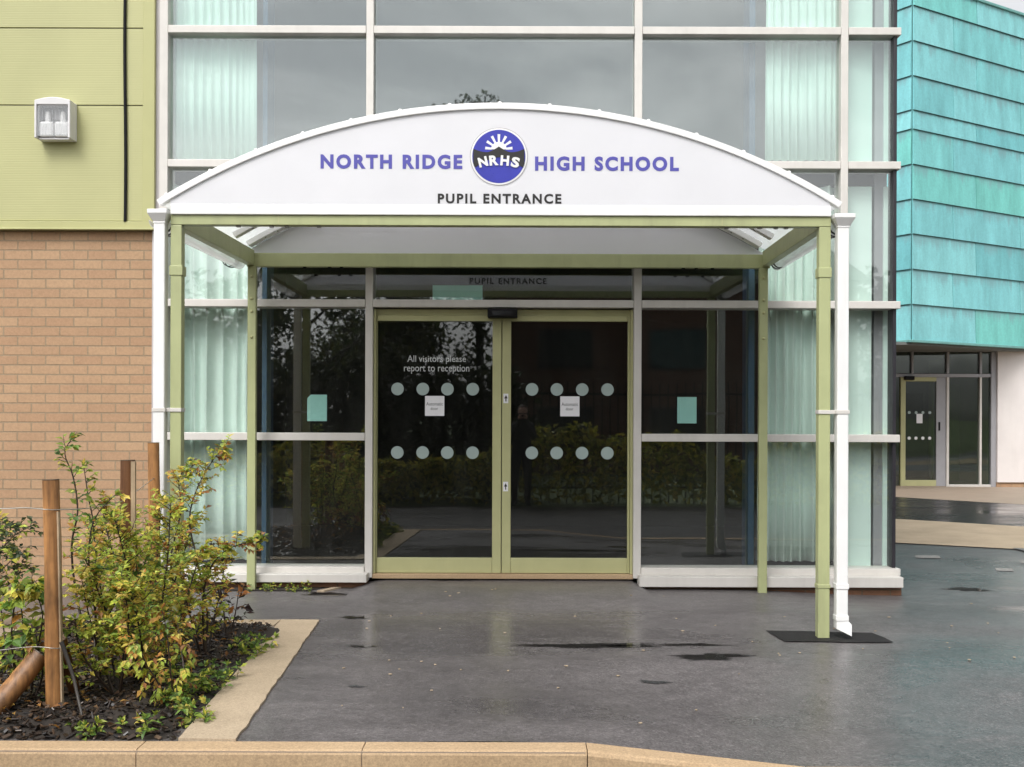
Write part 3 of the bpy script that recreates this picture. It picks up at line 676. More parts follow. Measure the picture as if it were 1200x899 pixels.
# downpipes with hoppers
for x0, x1, h0, h1, hy, low in ((181.0, 194.2, 175.2, 198, 248.2, 745), (979.6, 993.0, 974.5, 998.7, 250.8, 729)):
    a, b = fx(x0), fx(x1); y0, y1 = YF - .03, YF + .038
    o = kp(MB().box(a, b, y0, y1, FZ(722), FZ(262)), 'downpipe', 'white', .006)
    ha, hb2 = fx(h0), fx(h1); zt_, zm, zl = FZ(hy), FZ(hy + 5), FZ(hy + 13.5)
    m = MB().box(ha, hb2, y0 - .03, y1 + .02, zm, zt_)
    m.add([(ha, y0-.03, zm), (hb2, y0-.03, zm), (hb2, y1+.02, zm), (ha, y1+.02, zm), (a-.003, y0-.003, zl), (b+.003, y0-.003, zl), (b+.003, y1+.003, zl), (a-.003, y1+.003, zl)], [(0,1,5,4),(1,2,6,5),(2,3,7,6),(3,0,4,7),(4,5,6,7)])
    m.box(a - .003, b + .003, y0 - .003, y1 + .003, zl - .012, zl); kp(m, 'hopper', 'white', .003, o)
    for y in (684.5, 721.5): kp(MB().box(a - .004, b + .004, y0 - .004, y1 + .004, FZ(y + 4), FZ(y - 2)), 'pipe_socket', 'white', .002, o)
    sgn = 1
    m = MB(); za, zc2, zd = FZ(725.5), FZ(735), FZ(743)
    m.add([(a, y0, za), (b, y0, za), (b, y1, za), (a, y1, za), (a, y0, zc2), (b + .018, y0 - .02, zd), (b + .018, y1, zd), (a, y1, zc2), (b + .018, y0 - .02, FZ(729.5)), (b + .018, y1, FZ(729.5))],
          [(0, 3, 2, 1), (0, 1, 8, 5, 4), (2, 3, 7, 6, 9), (1, 2, 9, 8), (8, 9, 6, 5), (4, 5, 6, 7), (3, 0, 4, 7)]); kp(m, 'pipe_shoe', 'white', .003, o)
    m = MB().box(a - .006, b + .006, y0 - .004, y1 + .004, FZ(484), FZ(479.5))
    if x0 < 500: m.box(b, fx(212.6), YF - .006, YF + .076, FZ(484), FZ(479.5))
    else: m.box(fx(959), a, YF - .006, YF + .076, FZ(484), FZ(479.5))
    kp(m, 'pipe_clip', 'frame', .002, o)
# lettering and emblem on the sign
ly = YS - .0005
for t, x0, x1, y0, y1, mt, bd, spc in (('NORTH RIDGE', 374.7, 540.8, 181.6, 198.6, 'navy', .044, 1.25), ('HIGH SCHOOL', 626, 794.6, 183.2, 200.2, 'navy', .044, 1.25), ('PUPIL ENTRANCE', 512.2, 657, 227.2, 238.8, 'signblack', .034, 1.25)):
    v, f = text_mesh(t, fx(x0, YS), fx(x1, YS), FZ(y1, YS), FZ(y0, YS), YS + .0066, .0085, bd, spc); 
    iv = sorted((min(v[k].x for k in q), max(v[k].x for k in q)) for q in f); best, cut, hi = 0, 0, iv[0][1]
    for a_, b_ in iv:                                  # the widest gap is the space between the two words
        if a_ - hi > best: best, cut = a_ - hi, (a_ + hi) / 2
        hi = max(hi, b_)
    for side in (0, 1):
        ids = [k for k, p in enumerate(v) if (p.x > cut) == bool(side)]; mp_ = {k: i for i, k in enumerate(ids)}
        kp(MB().add([v[k] for k in ids], [tuple(mp_[k] for k in q) for q in f if q[0] in mp_]), 'lettering', mt, 0, SG)
ec = Vector((fx(583.6, YS), 0, FZ(183.7, YS))); u = YS / F
def ep(x, y, k): return Vector((ec.x + x * u, ly - .002 - k * .0012, ec.z + y * u))       # emblem coordinates in sign pixels, y up
kp(MB().disc(ep(0, 0, 0), 34 * u, .002, 64), 'emblem_ring', 'ring', 0, SG)
kp(MB().disc(ep(0, 0, 1), 33.2 * u, .0011, 64), 'emblem_disc', 'white', 0, SG)
kp(MB().disc(ep(0, 0, 2), 31.2 * u, .0011, 64), 'emblem_field', 'navy2', 0, SG)
m = MB()                                               # sun with rays
sun = [(9.2 * math.cos(PI * i / 16), 8.2 + 9.2 * math.sin(PI * i / 16) * .95) for i in range(17)]
m.prism([ep(x, y, 4) for x, y in sun], (0, .0011, 0))
for i in range(7):
    a = PI * (i / 6); a = .10 + (PI - .20) * i / 6; d = Vector((math.cos(a), math.sin(a))); q = Vector((-d.y, d.x)); c0 = Vector((0, 8.2)); r0_, r1_ = 8.4, 15.8 + 2.0 * math.sin(a)
    m.prism([ep(*(c0 + d * r0_ + q * 1.1), 3), ep(*(c0 + d * r0_ - q * 1.1), 3), ep(*(c0 + d * r1_ - q * 1.6), 3), ep(*(c0 + d * r1_ + q * 1.6), 3)][::-1], (0, .0011, 0))
kp(m, 'emblem_sun', 'white', 0, SG)
up_, lo_ = [], []
nb = 48
for i in range(nb + 1):                                # black hill band
    t = i / nb; a0, a1 = math.radians(163), math.radians(17)
    x = -30.0 + 60.0 * t
    ax_ = abs(x); ridge = 4.9 + 3.9 * ((ax_ - 14) / 15.5) ** 2 if ax_ > 14 else 4.9 + 6.6 * ((14 - ax_) / 14) ** 1.5
    low = -1.0 - 12.8 * (ax_ / 29) ** 1.6
    lim = math.sqrt(max(0, 31.15 ** 2 - x * x)); up_.append((x, min(ridge, lim))); lo_.append((x, max(low, -lim)))
m = MB().strip([ep(*p, 5) for p in up_], [ep(*p, 5) for p in lo_], (0, .0011, 0)); kp(m, 'emblem_hill', 'signblack', 0, SG)
for ch, cx0, cy0, rot, w_, h_ in (('N', -18.6, -6.6, 14, 10.6, 11.6), ('R', -5.9, -4.9, 5, 10.4, 11.8), ('H', 7.0, -5.0, -4, 10.0, 11.8), ('S', 19.4, -7.0, -13, 9.6, 12.2)):
    v, f = text_mesh(ch, -w_/2, w_/2, -h_/2, h_/2, 0, 1, .045); a = math.radians(rot); ca, sa = math.cos(a), math.sin(a)
    vv = [ep(cx0 + p.x * ca - p.z * sa, cy0 + p.x * sa + p.z * ca, 6) + Vector((0, p.y * .0011, 0)) for p in v]
    kp(MB().add(vv, f), 'emblem_letter', 'white', 0, SG)

# ================================================================== COPPER-CLAD BLOCK BEYOND
C0 = P(1068, 400, 19.5); ZB = C0.z
C = thing('copper_building', (C0.x, C0.y, 0), 'block clad in green weathered copper above a glazed ground floor', 'building')
def cp(m, name, mat, bevel=0, parent=None): return m.build(name, M[mat], parent or C, bevel)
du = Vector((math.cos(math.radians(32.5)), math.sin(math.radians(32.5)), 0)); dn = Vector((du.y, -du.x, 0)); dv = Vector((-du.y, du.x, 0))
o0 = Vector((C0.x, C0.y, 0)); ZT = EYE + 513 * 19.5 / F
LEN = 13
m = MB().prism([o0 + Vector((0, 0, ZB)), o0 + du * LEN + Vector((0, 0, ZB)), o0 + du * LEN + dv * 8 + Vector((0, 0, ZB)), o0 + dv * 8 + Vector((0, 0, ZB))], (0, 0, ZT - ZB - .05)); cp(m, 'block', 'copperdark')
seam = [400 - 3.2, 354.8, 313.7, 272.3, 231.5, 190.7, 149.5, 127, 87, 46, 4.7, -26]
zs = [EYE + (487 - y) * 19.5 / F for y in seam]
def cpanel(org, d, nrm, t0, t1, z0, z1, up=True):
    m = MB(); nx, nz = 6, 16; g = .009; vs = []
    for j in range(nz + 1):
        k = j / nz; z = z0 + (z1 - z0) * k
        out = .036 - .022 * k
        for i in range(nx + 1): vs.append(org + d * (t0 + g + (t1 - t0 - 2 * g) * i / nx) + nrm * out + Vector((0, 0, z)))
    n = nx + 1
    for j in range(nz):
        k = (j + .5) / nz; m.cur = (k, 0, 0)
        m.add([vs[j*n+i] for i in range(n)] + [vs[(j+1)*n+i] for i in range(n)], [(i, i+1, n+i+1, n+i) if up else (i, n+i, n+i+1, i+1) for i in range(nx)])
    # folded lip under the panel and edge returns
    m.cur = (0, 0, 0)
    a, b = vs[0], vs[nx]; q = nrm * -.05
    m.add([a, b, b + q, a + q], [(0, 3, 2, 1)]); c, e = vs[0], vs[nz*n]; m.add([c, e, e - nrm * .02, c - nrm * .04], [(0, 1, 2, 3)]); c, e = vs[nx], vs[nz*n+nx]; m.add([c, e, e - nrm * .02, c - nrm * .04], [(3, 2, 1, 0)])
    return cp(m, 'copper_panel', 'copper')
for r_, (z0, z1) in enumerate(zip(zs, zs[1:])):
    off = 1.11 if r_ % 2 == 1 else 1.78
    ts = [0] + [off + 2.02 * k for k in range(6)]
    for a, b in zip(ts, ts[1:]): cpanel(o0, du, dn, a, b, z0, z1)
    cpanel(o0, dv, -du, 0, 2.2, z0, z1, False)
m = MB()
for z in zs[1:-1]: m.obox(o0 + dn * .012 + Vector((0, 0, z - .012)), du * LEN, dn * .022, (0, 0, .014)); m.obox(o0 - du * .012 + Vector((0, 0, z - .012)), dv * 3, -du * .022, (0, 0, .014))
cp(m, 'seam', 'copperdark', .004)
m = MB().obox(o0 - du * .06 + dn * .06 + Vector((0, 0, zs[0] - .045)), du * (LEN + .05), -dn * .12, (0, 0, .045)).obox(o0 - du * .06 + dn * .0 + Vector((0, 0, zs[0] - .045)), dv * 3, du * .1, (0, 0, .045)); cp(m, 'drip_edge', 'copperlip', .006)
m = MB().obox(o0 + dn * .05 - du * .02 + Vector((0, 0, ZT - .03)), du * LEN, -dn * .3, (0, 0, .05)); cp(m, 'coping', 'copperlip', .006)
m = MB().box(2.5, 17, 19.9, 25, ZB - .055, ZB - .05 + .045)
YE = 21.6; ex = lambda px: (px - CX) * YE / F; ez = lambda py: EYE - (py - CY) * YE / F
ZS = ZB - .06
m = MB().prism([Vector((2.6, 25.8, ZS)), Vector((2.6, 19.6, ZS)), o0 + dv * .02 + du * .02 + Vector((0, 0, ZS)), o0 + du * 6 + Vector((0, 0, ZS)), o0 + du * LEN + Vector((0, 0, ZS)), Vector((17.8, 27, ZS)), Vector((6, 27, ZS))], (0, 0, .05)); cp(m, 'soffit', 'greyin')
# frame of the glazed front
m = MB(); yF0, yF1 = YE - .05, YE + .06
m.box(ex(1030), ex(1160), yF0, yF1, ez(440.5), ez(436.5))
for a, b in ((1066.7, 1069.2), (1108, 1111), (1146.6, 1149.4)): m.box(ex(a), ex(b), yF0 - .01, yF1, ez(436.4), ZS - .001)
m.box(ex(1160), ex(1165.8), yF0 - .015, yF1, ez(571), ZS - .001); m.box(ex(1030), ex(1159.9), yF0, yF1, ez(408), ZS - .002)
cp(m, 'window_frame', 'grey', .006)
m = MB().box(ex(1108), ex(1111), yF0 - .01, yF1, ez(571), ez(440.6)).box(ex(1146.8), ex(1149.2), yF0 - .01, yF1, ez(566), ez(440.6)).box(ex(1111), ex(1159.9), yF0 - .012, yF1, ez(571), ez(566)); cp(m, 'window_frame', 'frame', .005)
cp(MB().box(ex(1096.5), ex(1107.9), YE - .03, YE + .12, ez(570), ez(440.6)), 'door_post', 'grey', .006)
d = cp(MB().box(ex(1054.5), ex(1060.3), yF0, yF1, ez(568), ez(440.7)).box(ex(1060.3), ex(1096.3), yF0 + .002, yF1, ez(568), ez(561)).box(ex(1060.3), ex(1096.3), yF0 + .002, yF1, ez(445.5), ez(440.7)).box(ex(1030), ex(1034), yF0, yF1, ez(568), ez(440.7)), 'sliding_door', 'limedoor', .005)
for a, b, u, v in ((1030, 1067, 436, 408), (1069, 1108, 436, 408), (1111, 1147, 436, 408), (1149, 1160, 436, 408), (1111, 1147, 566, 440), (1149, 1160, 566, 440)):
    cp(MB().box(ex(a), ex(b), YE, YE + .008, ez(u), ez(v)), 'window_pane', 'glassfar')
cp(MB().box(ex(1060), ex(1096.5), YE, YE + .008, ez(561.5), ez(445)), 'door_pane', 'glassfar', 0, d)
cp(MB().box(ex(1034), ex(1054.6), YE, YE + .008, ez(568), ez(440)), 'window_pane', 'glassfar')
for x in (1065.5, 1073.5, 1081.5, 1089.5): cp(MB().disc((ex(x), YE - .003, ez(512)), 1.9 * YE / F, .002, 20), 'dot', 'paper', 0, d)
for x in (1065.5, 1073.5, 1081.5, 1089.5): cp(MB().disc((ex(x), YE - .003, ez(482)), 1.7 * YE / F, .002, 20), 'dot', 'dots', 0, d)
tag(MB().box(ex(1074), ex(1081), YE - .004, YE - .003, ez(494.5), ez(483.5)).build('notice', M['paper']), 'tiny white notice on the distant glass door below the copper block', 'notice')
cp(MB().box(ex(1058), ex(1069), YE - .14, YE - .052, ez(444), ez(439.6)), 'door_sensor', 'black', .01)
cp(MB().box(ex(1099), ex(1101), YE - .045, YE - .031, ez(503), ez(493)), 'key_switch', 'black', .004)
cp(MB().box(ex(1166), 18, YE - .12, YE + .2, .10, ZS - .001), 'white_wall', 'whitewall')
cp(MB().box(ex(1166), 18, YE - .09, YE + .2, -.2, .0995), 'brick_plinth', 'brick')
# room behind the far glass
cp(MB().box(2.6, 12, 25, 25.1, 0, ZS), 'room_back_wall', 'greyin'); cp(MB().box(2.6, ex(1166), YE - .05, 25, -.1, .02), 'room_floor', 'tan')
cp(MB().box(ex(1163), ex(1163) + .1, YE + .21, 25, .02, ZS), 'room_side_wall', 'limewall'); cp(MB().box(2.4, 2.6, 19.7, 25, -.1, ZS), 'room_end_wall', 'greyin')
cp(MB().box(8.55, 9.15, 23.2, 23.3, .02, 2.05), 'inner_door', 'limewall', .01); cp(MB().box(9.2, 9.9, 23.6, 23.7, .02, 1.2), 'inner_screen', 'limewall', .01)
tag(MB().box(7.85, 8.28, 22.9, 22.95, 1.45, 1.85).box(7.9, 8.23, 22.893, 22.9, 1.5, 1.8).build('notice_board', M['black']), 'dark framed board hanging inside the distant glass door', 'notice board')

# ================================================================== PLANTS AND STAKES
def jit(r, s): return Vector((r.uniform(-s, s), r.uniform(-s, s), r.uniform(-s, s)))
def leaf(m, p, d, nrm, ln, wd, col, curl=.25):
    d = d.normalized(); s = d.cross(nrm)
    if s.length < 1e-4: s = Vector((1, 0, 0))
    s.normalize(); n = s.cross(d)
    mid = p + d * ln * .5 - n * wd * .16; tip = p + d * ln - n * ln * curl; l = p + d * ln * .45 + s * wd * .5 + n * wd * .12; r_ = p + d * ln * .45 - s * wd * .5 + n * wd * .12
    m.cur = col; m.add([p, l, tip, r_, mid], [(0, 4, 1), (4, 2, 1), (0, 3, 4), (4, 3, 2)])
YG = [(.34, .33, .05), (.27, .31, .045), (.38, .32, .06), (.21, .27, .04), (.16, .22, .04), (.40, .31, .07), (.31, .35, .06)]
OR = [(.38, .18, .04), (.42, .24, .06), (.30, .13, .04), (.26, .13, .05)]
DK = [(.035, .02, .02), (.06, .022, .02), (.03, .03, .02)]
GR = [(.08, .15, .03), (.12, .20, .035), (.18, .24, .04), (.06, .11, .03), (.24, .27, .05)]
YG = [tuple(k*1.8 for k in c) for c in YG]; OR = [tuple(k*1.35 for k in c) for c in OR]; GR = [tuple(k*1.45 for k in c) for c in GR]
def pick(r, mix):
    t = r.random(); acc = 0
    for w, pal in mix:
        acc += w
        if t < acc: break
    c = r.choice(pal); k = r.uniform(.75, 1.2); return (c[0]*k, c[1]*k, c[2]*k)
def grow(start, direc, length, r, steps=9, wander=.18, lift=.05):
    p = Vector(start); d = Vector(direc).normalized(); pts = [p.copy()]
    for i in range(steps):
        d = (d + jit(r, wander) + Vector((0, 0, lift))).normalized(); p = p + d * length / steps; pts.append(p.copy())
    return pts
def shrub(label, base, stems, mix, ls, twn, seed, nper, twl=.22, name='shrub', group=None, droop=.0, cat='shrub', rad=.006, bare=.18):
    r = random.Random(seed); root = thing(name, base, label, cat, group); sm, lm = MB(), MB(); base = Vector(base)
    for st in stems:
        pts = st if isinstance(st, list) else grow(base + Vector((r.uniform(-.08, .08), r.uniform(-.08, .08), -.03)), st[0], st[1], r)
        n = len(pts); sm.tube(pts, [rad * (1 - .75 * i / (n - 1)) for i in range(n)], 6)
        tot = sum((b - a).length for a, b in zip(pts, pts[1:])); k = max(2, int(twn * tot))
        for q in range(k):
            t = bare + (1 - bare) * (q + r.random()) / k; i = min(n - 2, int(t * (n - 1))); f = t * (n - 1) - i; p = pts[i].lerp(pts[i+1], f); ax = (pts[i+1] - pts[i]).normalized()
            side = ax.cross(jit(r, 1)); side = side.normalized() if side.length > 1e-3 else Vector((1, 0, 0))
            tw = grow(p, side * .9 + ax * .45 + Vector((0, 0, .15 - droop)), twl * r.uniform(.4, 1.15) * (1.1 - .6 * t), r, 6, .22, -.02 - droop * .2)
            sm.tube(tw, [rad * .33 * (1 - .6 * j / 6) for j in range(7)], 4, False)
            twl_n = max(3, int(nper * r.uniform(.6, 1.2)))
            tcol = pick(r, mix)
            for j in range(twl_n):
                tt = .12 + .88 * (j + r.random() * .5) / twl_n; ii = min(5, int(tt * 6)); pp_ = tw[ii].lerp(tw[ii+1], tt * 6 - ii); a2 = (tw[ii+1] - tw[ii]).normalized()
                sd = a2.cross(Vector((0, 0, 1)) + jit(r, .4)); sd = sd.normalized() if sd.length > 1e-3 else Vector((1, 0, 0))
                dd = a2 * .55 + sd * (1 if j % 2 else -1) * .8 + jit(r, .35) - Vector((0, 0, droop)); nn = Vector((0, -.4, 1)) + jit(r, .6)
                c = tcol if r.random() < .55 else pick(r, mix); kk = r.uniform(.8, 1.2)
                l_ = ls * r.uniform(.6, 1.3); leaf(lm, pp_, dd, nn, l_, l_ * r.uniform(.48, .66), (c[0]*kk, c[1]*kk, c[2]*kk), r.uniform(.05, .4))
        # tip leaves
        for j in range(5):
            c = pick(r, mix); leaf(lm, pts[-1], (pts[-1] - pts[-2]).normalized() + jit(r, .7), Vector((0, 0, 1)) + jit(r, .5), ls, ls * .55, c)
    sm.build('stems', M['barkm'], root); lm.build('foliage', M['leaf'], root); return root
def gx(px, py, Y): return P(px, py, Y)
def path3(lst): return [gx(*q) for q in lst]
def smooth(pts, n=4):
    out = []
    for i in range(len(pts) - 1):
        p0 = pts[max(0, i-1)]; p1 = pts[i]; p2 = pts[i+1]; p3 = pts[min(len(pts)-1, i+2)]
        for k in range(n):
            t = k / n; out.append(.5 * ((2*p1) + (p2-p0)*t + (2*p0-5*p1+4*p2-p3)*t*t + (3*p1-p0-3*p2+p3)*t*t*t))
    out.append(pts[-1]); return out
mixA = [(.78, YG), (.13, OR), (.09, GR)]; mixB = [(.74, YG), (.22, OR), (.04, DK)]; mixC = [(.6, GR), (.35, YG), (.05, OR)]
# central shrubs in the bed
def sp(*l): return smooth(path3(l))
shrub('bushy yellow green shrub in the middle of the planting bed', (-1.93, 5.55, .05),
      [sp((170, 805, 5.55), (160, 740, 5.5), (150, 670, 5.4), (135, 610, 5.3)), sp((178, 805, 5.55), (186, 735, 5.6), (196, 660, 5.6), (200, 590, 5.6)), sp((165, 806, 5.5), (140, 752, 5.35), (118, 700, 5.2), (100, 655, 5.1)),
       sp((185, 806, 5.6), (182, 750, 5.75), (175, 690, 5.9), (178, 630, 6.0)), sp((172, 806, 5.5), (168, 770, 5.3), (160, 720, 5.15), (150, 690, 5.05)), sp((180, 800, 5.6), (205, 740, 5.7), (222, 690, 5.75), (235, 645, 5.8)),
       sp((168, 805, 5.5), (150, 700, 5.6), (130, 640, 5.7), (120, 600, 5.8))], mixA, .030, 50, 21, 21, .24, group='shrubs in the planting bed', rad=.008)
shrub('shrub with orange tinted leaves next to the concrete edging', (-1.72, 6.05, .05),
      [sp((240, 768, 6.0), (243, 720, 6.0), (232, 660, 6.0), (222, 610, 6.05), (232, 570, 6.1), (252, 536, 6.15), (262, 527, 6.15)), sp((236, 770, 6.0), (225, 730, 5.9), (215, 690, 5.85), (205, 640, 5.8)),
       sp((243, 768, 6.05), (252, 720, 6.1), (262, 670, 6.15), (256, 640, 6.2)), sp((240, 769, 6.0), (238, 700, 5.9), (250, 660, 5.85), (275, 640, 5.8), (308, 634, 5.8)), sp((238, 770, 6.0), (215, 720, 6.1), (200, 660, 6.2), (212, 600, 6.25), (210, 560, 6.25), (228, 545, 6.25))],
      mixB, .029, 44, 22, 15, .17, group='shrubs in the planting bed', rad=.007)
shrub('slender sparse sapling with a long bare stem behind the front stake', (-2.10, 5.5, .05),
      [sp((112, 800, 5.4), (90, 700, 5.5), (84, 640, 5.5), (91, 600, 5.5), (86, 560, 5.5), (76, 532, 5.5), (84, 514, 5.5)), sp((110, 800, 5.4), (112, 700, 5.6), (110, 620, 5.7), (103, 580, 5.7), (98, 545, 5.7)), sp((118, 800, 5.4), (112, 720, 5.3), (104, 660, 5.2), (110, 610, 5.2), (135, 580, 5.2))],
      mixC, .038, 17, 23, 6, .13, group='shrubs in the planting bed', rad=.007, bare=.25)
shrub('rounded yellow green shrub just behind and right of the front stake', (-2.12, 5.25, .05),
      [sp((135, 815, 5.2), (118, 770, 5.2), (104, 720, 5.15), (96, 680, 5.1)), sp((138, 815, 5.25), (128, 750, 5.3), (118, 690, 5.3), (112, 645, 5.3)), sp((140, 815, 5.2), (148, 760, 5.1), (150, 715, 5.1), (140, 680, 5.05)), sp((136, 815, 5.25), (150, 740, 5.4), (160, 680, 5.5), (158, 630, 5.5)), sp((134, 815, 5.2), (108, 785, 5.1), (92, 755, 5.05), (88, 725, 5.0))],
      [(.8, YG), (.12, GR), (.08, OR)], .031, 44, 31, 18, .22, group='shrubs in the planting bed', rad=.007)
shrub('yellowing shrub at the back of the bed in front of the dark stake', (-2.2, 6.2, .05),
      [sp((168, 765, 6.2), (165, 700, 6.2), (160, 640, 6.2), (150, 600, 6.2)), sp((172, 765, 6.2), (180, 700, 6.25), (185, 640, 6.3), (190, 585, 6.3)), sp((170, 765, 6.2), (198, 700, 6.15), (215, 650, 6.1), (225, 610, 6.1)), sp((166, 765, 6.2), (140, 700, 6.25), (125, 650, 6.3), (118, 615, 6.3))],
      [(.82, YG), (.10, OR), (.08, GR)], .030, 44, 33, 18, .24, group='shrubs in the planting bed', rad=.007)
shrub('low shrub with hanging orange and red leaves at the front of the bed', (-1.78, 5.15, .05),
      [sp((205, 830, 5.1), (200, 790, 5.1), (196, 745, 5.1), (190, 715, 5.1)), sp((205, 830, 5.1), (215, 790, 5.1), (212, 760, 5.15), (208, 730, 5.2)), sp((203, 830, 5.1), (185, 800, 5.0), (170, 775, 4.95), (160, 750, 4.95))],
      [(.6, YG), (.4, OR)], .036, 30, 24, 10, .16, droop=.5, group='shrubs in the planting bed')
shrub('broad leaved green shrub beside the front stake on its left', (-2.50, 5.15, .05),
      [sp((30, 830, 5.1), (28, 780, 5.1), (26, 720, 5.05), (18, 685, 5.0)), sp((34, 830, 5.15), (42, 770, 5.1), (50, 720, 5.1), (38, 688, 5.05)), sp((28, 830, 5.15), (10, 770, 5.15), (2, 720, 5.2), (-2, 688, 5.2)), sp((36, 830, 5.1), (50, 790, 5.05), (44, 755, 5.0), (40, 735, 5.0)), sp((30, 830, 5.1), (14, 760, 5.05), (20, 700, 5.0), (44, 680, 5.0))],
      [(.45, GR), (.5, YG), (.05, OR)], .050, 24, 25, 8, .14, group='shrubs in the planting bed', droop=.2)
shrub('dark leaved shrub against the brick wall at the far left', (-3.62, 6.75, .05),
      [sp((-30, 735, 6.75), (-20, 690, 6.7), (0, 650, 6.65), (12, 625, 6.6)), sp((-35, 735, 6.75), (-25, 680, 6.8), (-15, 640, 6.8), (5, 612, 6.8)), sp((-28, 735, 6.7), (-5, 700, 6.6), (15, 680, 6.55), (26, 660, 6.5)), sp((-32, 735, 6.7), (-15, 690, 6.6), (10, 660, 6.5), (30, 648, 6.4)), sp((-32, 735, 6.7), (-12, 670, 6.6), (12, 632, 6.5), (38, 616, 6.4))],
      [(.75, [(.05, .08, .03), (.04, .06, .025), (.09, .11, .03)]), (.25, YG)], .042, 26, 26, 9, .2, group='shrubs in the planting bed')
shrub('small dark purple leaved shrub at the back of the bed', (-1.75, 6.7, .04),
      [sp((265, 750, 6.6), (262, 715, 6.6), (255, 690, 6.6), (245, 668, 6.6)), sp((268, 750, 6.6), (276, 718, 6.6), (280, 690, 6.6)), sp((262, 750, 6.6), (245, 720, 6.6), (236, 695, 6.6))],
      [(.7, DK), (.3, OR)], .048, 22, 27, 7, .15, group='shrubs in the planting bed')
# low weeds
wr = random.Random(40)
weeds = [(228, 848, .16, 'leggy green weed beside the near end of the edging'), (242, 815, .15, 'tuft of yellow green weed halfway along the edging'), (200, 836, .12, 'green weed at the front of the bed under the shrubs'), (300, 762, .12, 'green weed at the far corner of the edging'), (287, 772, .10, 'small weed just in front of the far corner weed'),
         (160, 862, .08, 'low weed at the kerb in front of the middle shrub'), (106, 864, .08, 'tiny green weed touching the kerb right of the front stake'), (262, 800, .10, 'small weed by the edging near fallen orange leaves'), (215, 822, .16, 'tall yellow weed in front of the orange leaved shrub')]
for px, py, h, lab in weeds:
    b = G(px, py); b.z = soilz(b.x, b.y)
    shrub(lab, b, [(Vector((wr.uniform(-.8, .8), wr.uniform(-.8, .8), 1)), h * wr.uniform(.6, 1.1)) for _ in range(6)], [(.8, GR), (.2, YG)], .034, 55, wr.randint(1, 9999), 4, .05, 'weed', 'weeds in the planting bed', 0, 'weed', .002, .1)
for px, py, lab in ((312, 688, 'small weeds growing at the foot of the left rear post'), (352, 687, 'thin weeds along the sill between the rear post and the doors')):
    b = Vector((WX(px, 8.62), 8.62, 0)); shrub(lab, b, [(Vector((wr.uniform(-1, 1), wr.uniform(-.6, .1), .6)), .09) for _ in range(9)], [(.6, GR), (.4, YG)], .02, 60, wr.randint(1, 9999), 4, .04, 'weed', 'weeds along the sill', 0, 'weed', .0015, .1)
m = MB(); m.add([(WX(262), 8.76, .006), (WX(262), 8.56, .006), (WX(368), 8.56, .006), (WX(386), 8.76, .006)], [(0, 1, 2, 3)]); structure(m.build('soil_strip', M['soil']))
a, b = Vector((WX(371, 8.5), 8.54, 0)), Vector((WX(380, 8.5), 8.54, 0)); m = MB().prism([a, b, b + Vector((.10, .17, 0)), a + Vector((.10, .17, 0))], (0, 0, .012)); structure(m.build('edging_stub', M['buff']))
# stakes, rail, wire
def stake(label, p0, p1, r, mat, seed, cut=None, half=False, name='timber_stake', group='timber stakes in the bed'):
    rr = random.Random(seed); a, b = Vector(p0), Vector(p1); root = thing(name, a, label, 'stake', group); ax = (b - a).normalized(); n = 16; seg = 14
    m = MB(); u_ = ax.cross(Vector((0, 1, 0))).normalized(); v_ = ax.cross(u_)
    vs = []; ph = rr.uniform(0, 6)
    for j in range(seg + 1):
        t = j / seg; c = a.lerp(b, t) + u_ * .004 * math.sin(t * 5 + ph)
        for k in range(n):
            an = 2 * PI * k / n; q = r * (1 + .035 * math.sin(3 * an + ph) + .02 * math.sin(j * 1.7 + k)) * (1 - .08 * t)
            x, y = math.cos(an) * q, math.sin(an) * q
            if cut is not None:                                   # sawn flat on one side
                x = min(x, cut * r) if cut > 0 else max(x, cut * r)
            vs.append(c + u_ * x + v_ * y)
    m.add(vs, [(j*n+k, j*n+(k+1) % n, (j+1)*n+(k+1) % n, (j+1)*n+k) for j in range(seg) for k in range(n)], True)
    m.build('shaft', M[mat], root)
    t = MB(); top = vs[seg*n:]; t.prism([p + ax * .001 for p in top], ax * .004); t.build('sawn_top', M['staketop'], root)
    return root, vs, n, seg
def Pg(px, py, Y, z=None):
    p = P(px, py, Y); 
    if z is not None: p.z = z
    return p
a = Pg(66.5, 850, 4.92, -.05); b = P(59.2, 563, 4.92)
rt, *_ = stake('tall weathered timber stake at the front of the bed', a, b, .0385, 'stake', 1)
m = MB(); m.obox(P(71.5, 850, 4.895), P(66.3, 600, 4.895) - P(71.5, 850, 4.895), Vector((.007, 0, 0)), Vector((0, .02, 0))); o_ = m.build('split_edge', M['stakecut'], rt)
rt, *_ = stake('dark half-round timber stake in the middle of the row', Pg(150, 780, 5.85, -.05), P(149, 540, 5.85), .040, 'stakedark', 2, )
m = MB(); m.obox(P(153.2, 640, 5.808), P(153.2, 541, 5.808) - P(153.2, 640, 5.808), Vector((.022, 0, 0)), Vector((0, .02, 0))); m.build('split_edge', M['stakecut'], rt)
stake('farthest timber stake with a notched top near the white downpipe', Pg(181, 740, 6.62, -.05), P(180, 519.5, 6.62), .036, 'stake', 3)
stake('thick leaning timber brace rising from the left towards the front stake', P(-46, 878, 4.75), P(47, 768, 4.98), .050, 'stake', 4, name='timber_brace')
stake('thin leaning timber brace behind the front stake', P(92, 835, 5.3), P(72, 748, 5.02), .028, 'stakedark', 5, name='timber_brace')
m = MB(); w1 = [P(-60, 592, 4.9), P(0, 596, 4.9), P(30, 595, 4.9), P(60, 597.5, 4.876), P(100, 596, 5.1), P(135, 590, 5.6), P(149, 584, 5.80), P(165, 572, 6.2), P(181, 560, 6.6)]; m.tube(smooth(w1), .0022, 6)
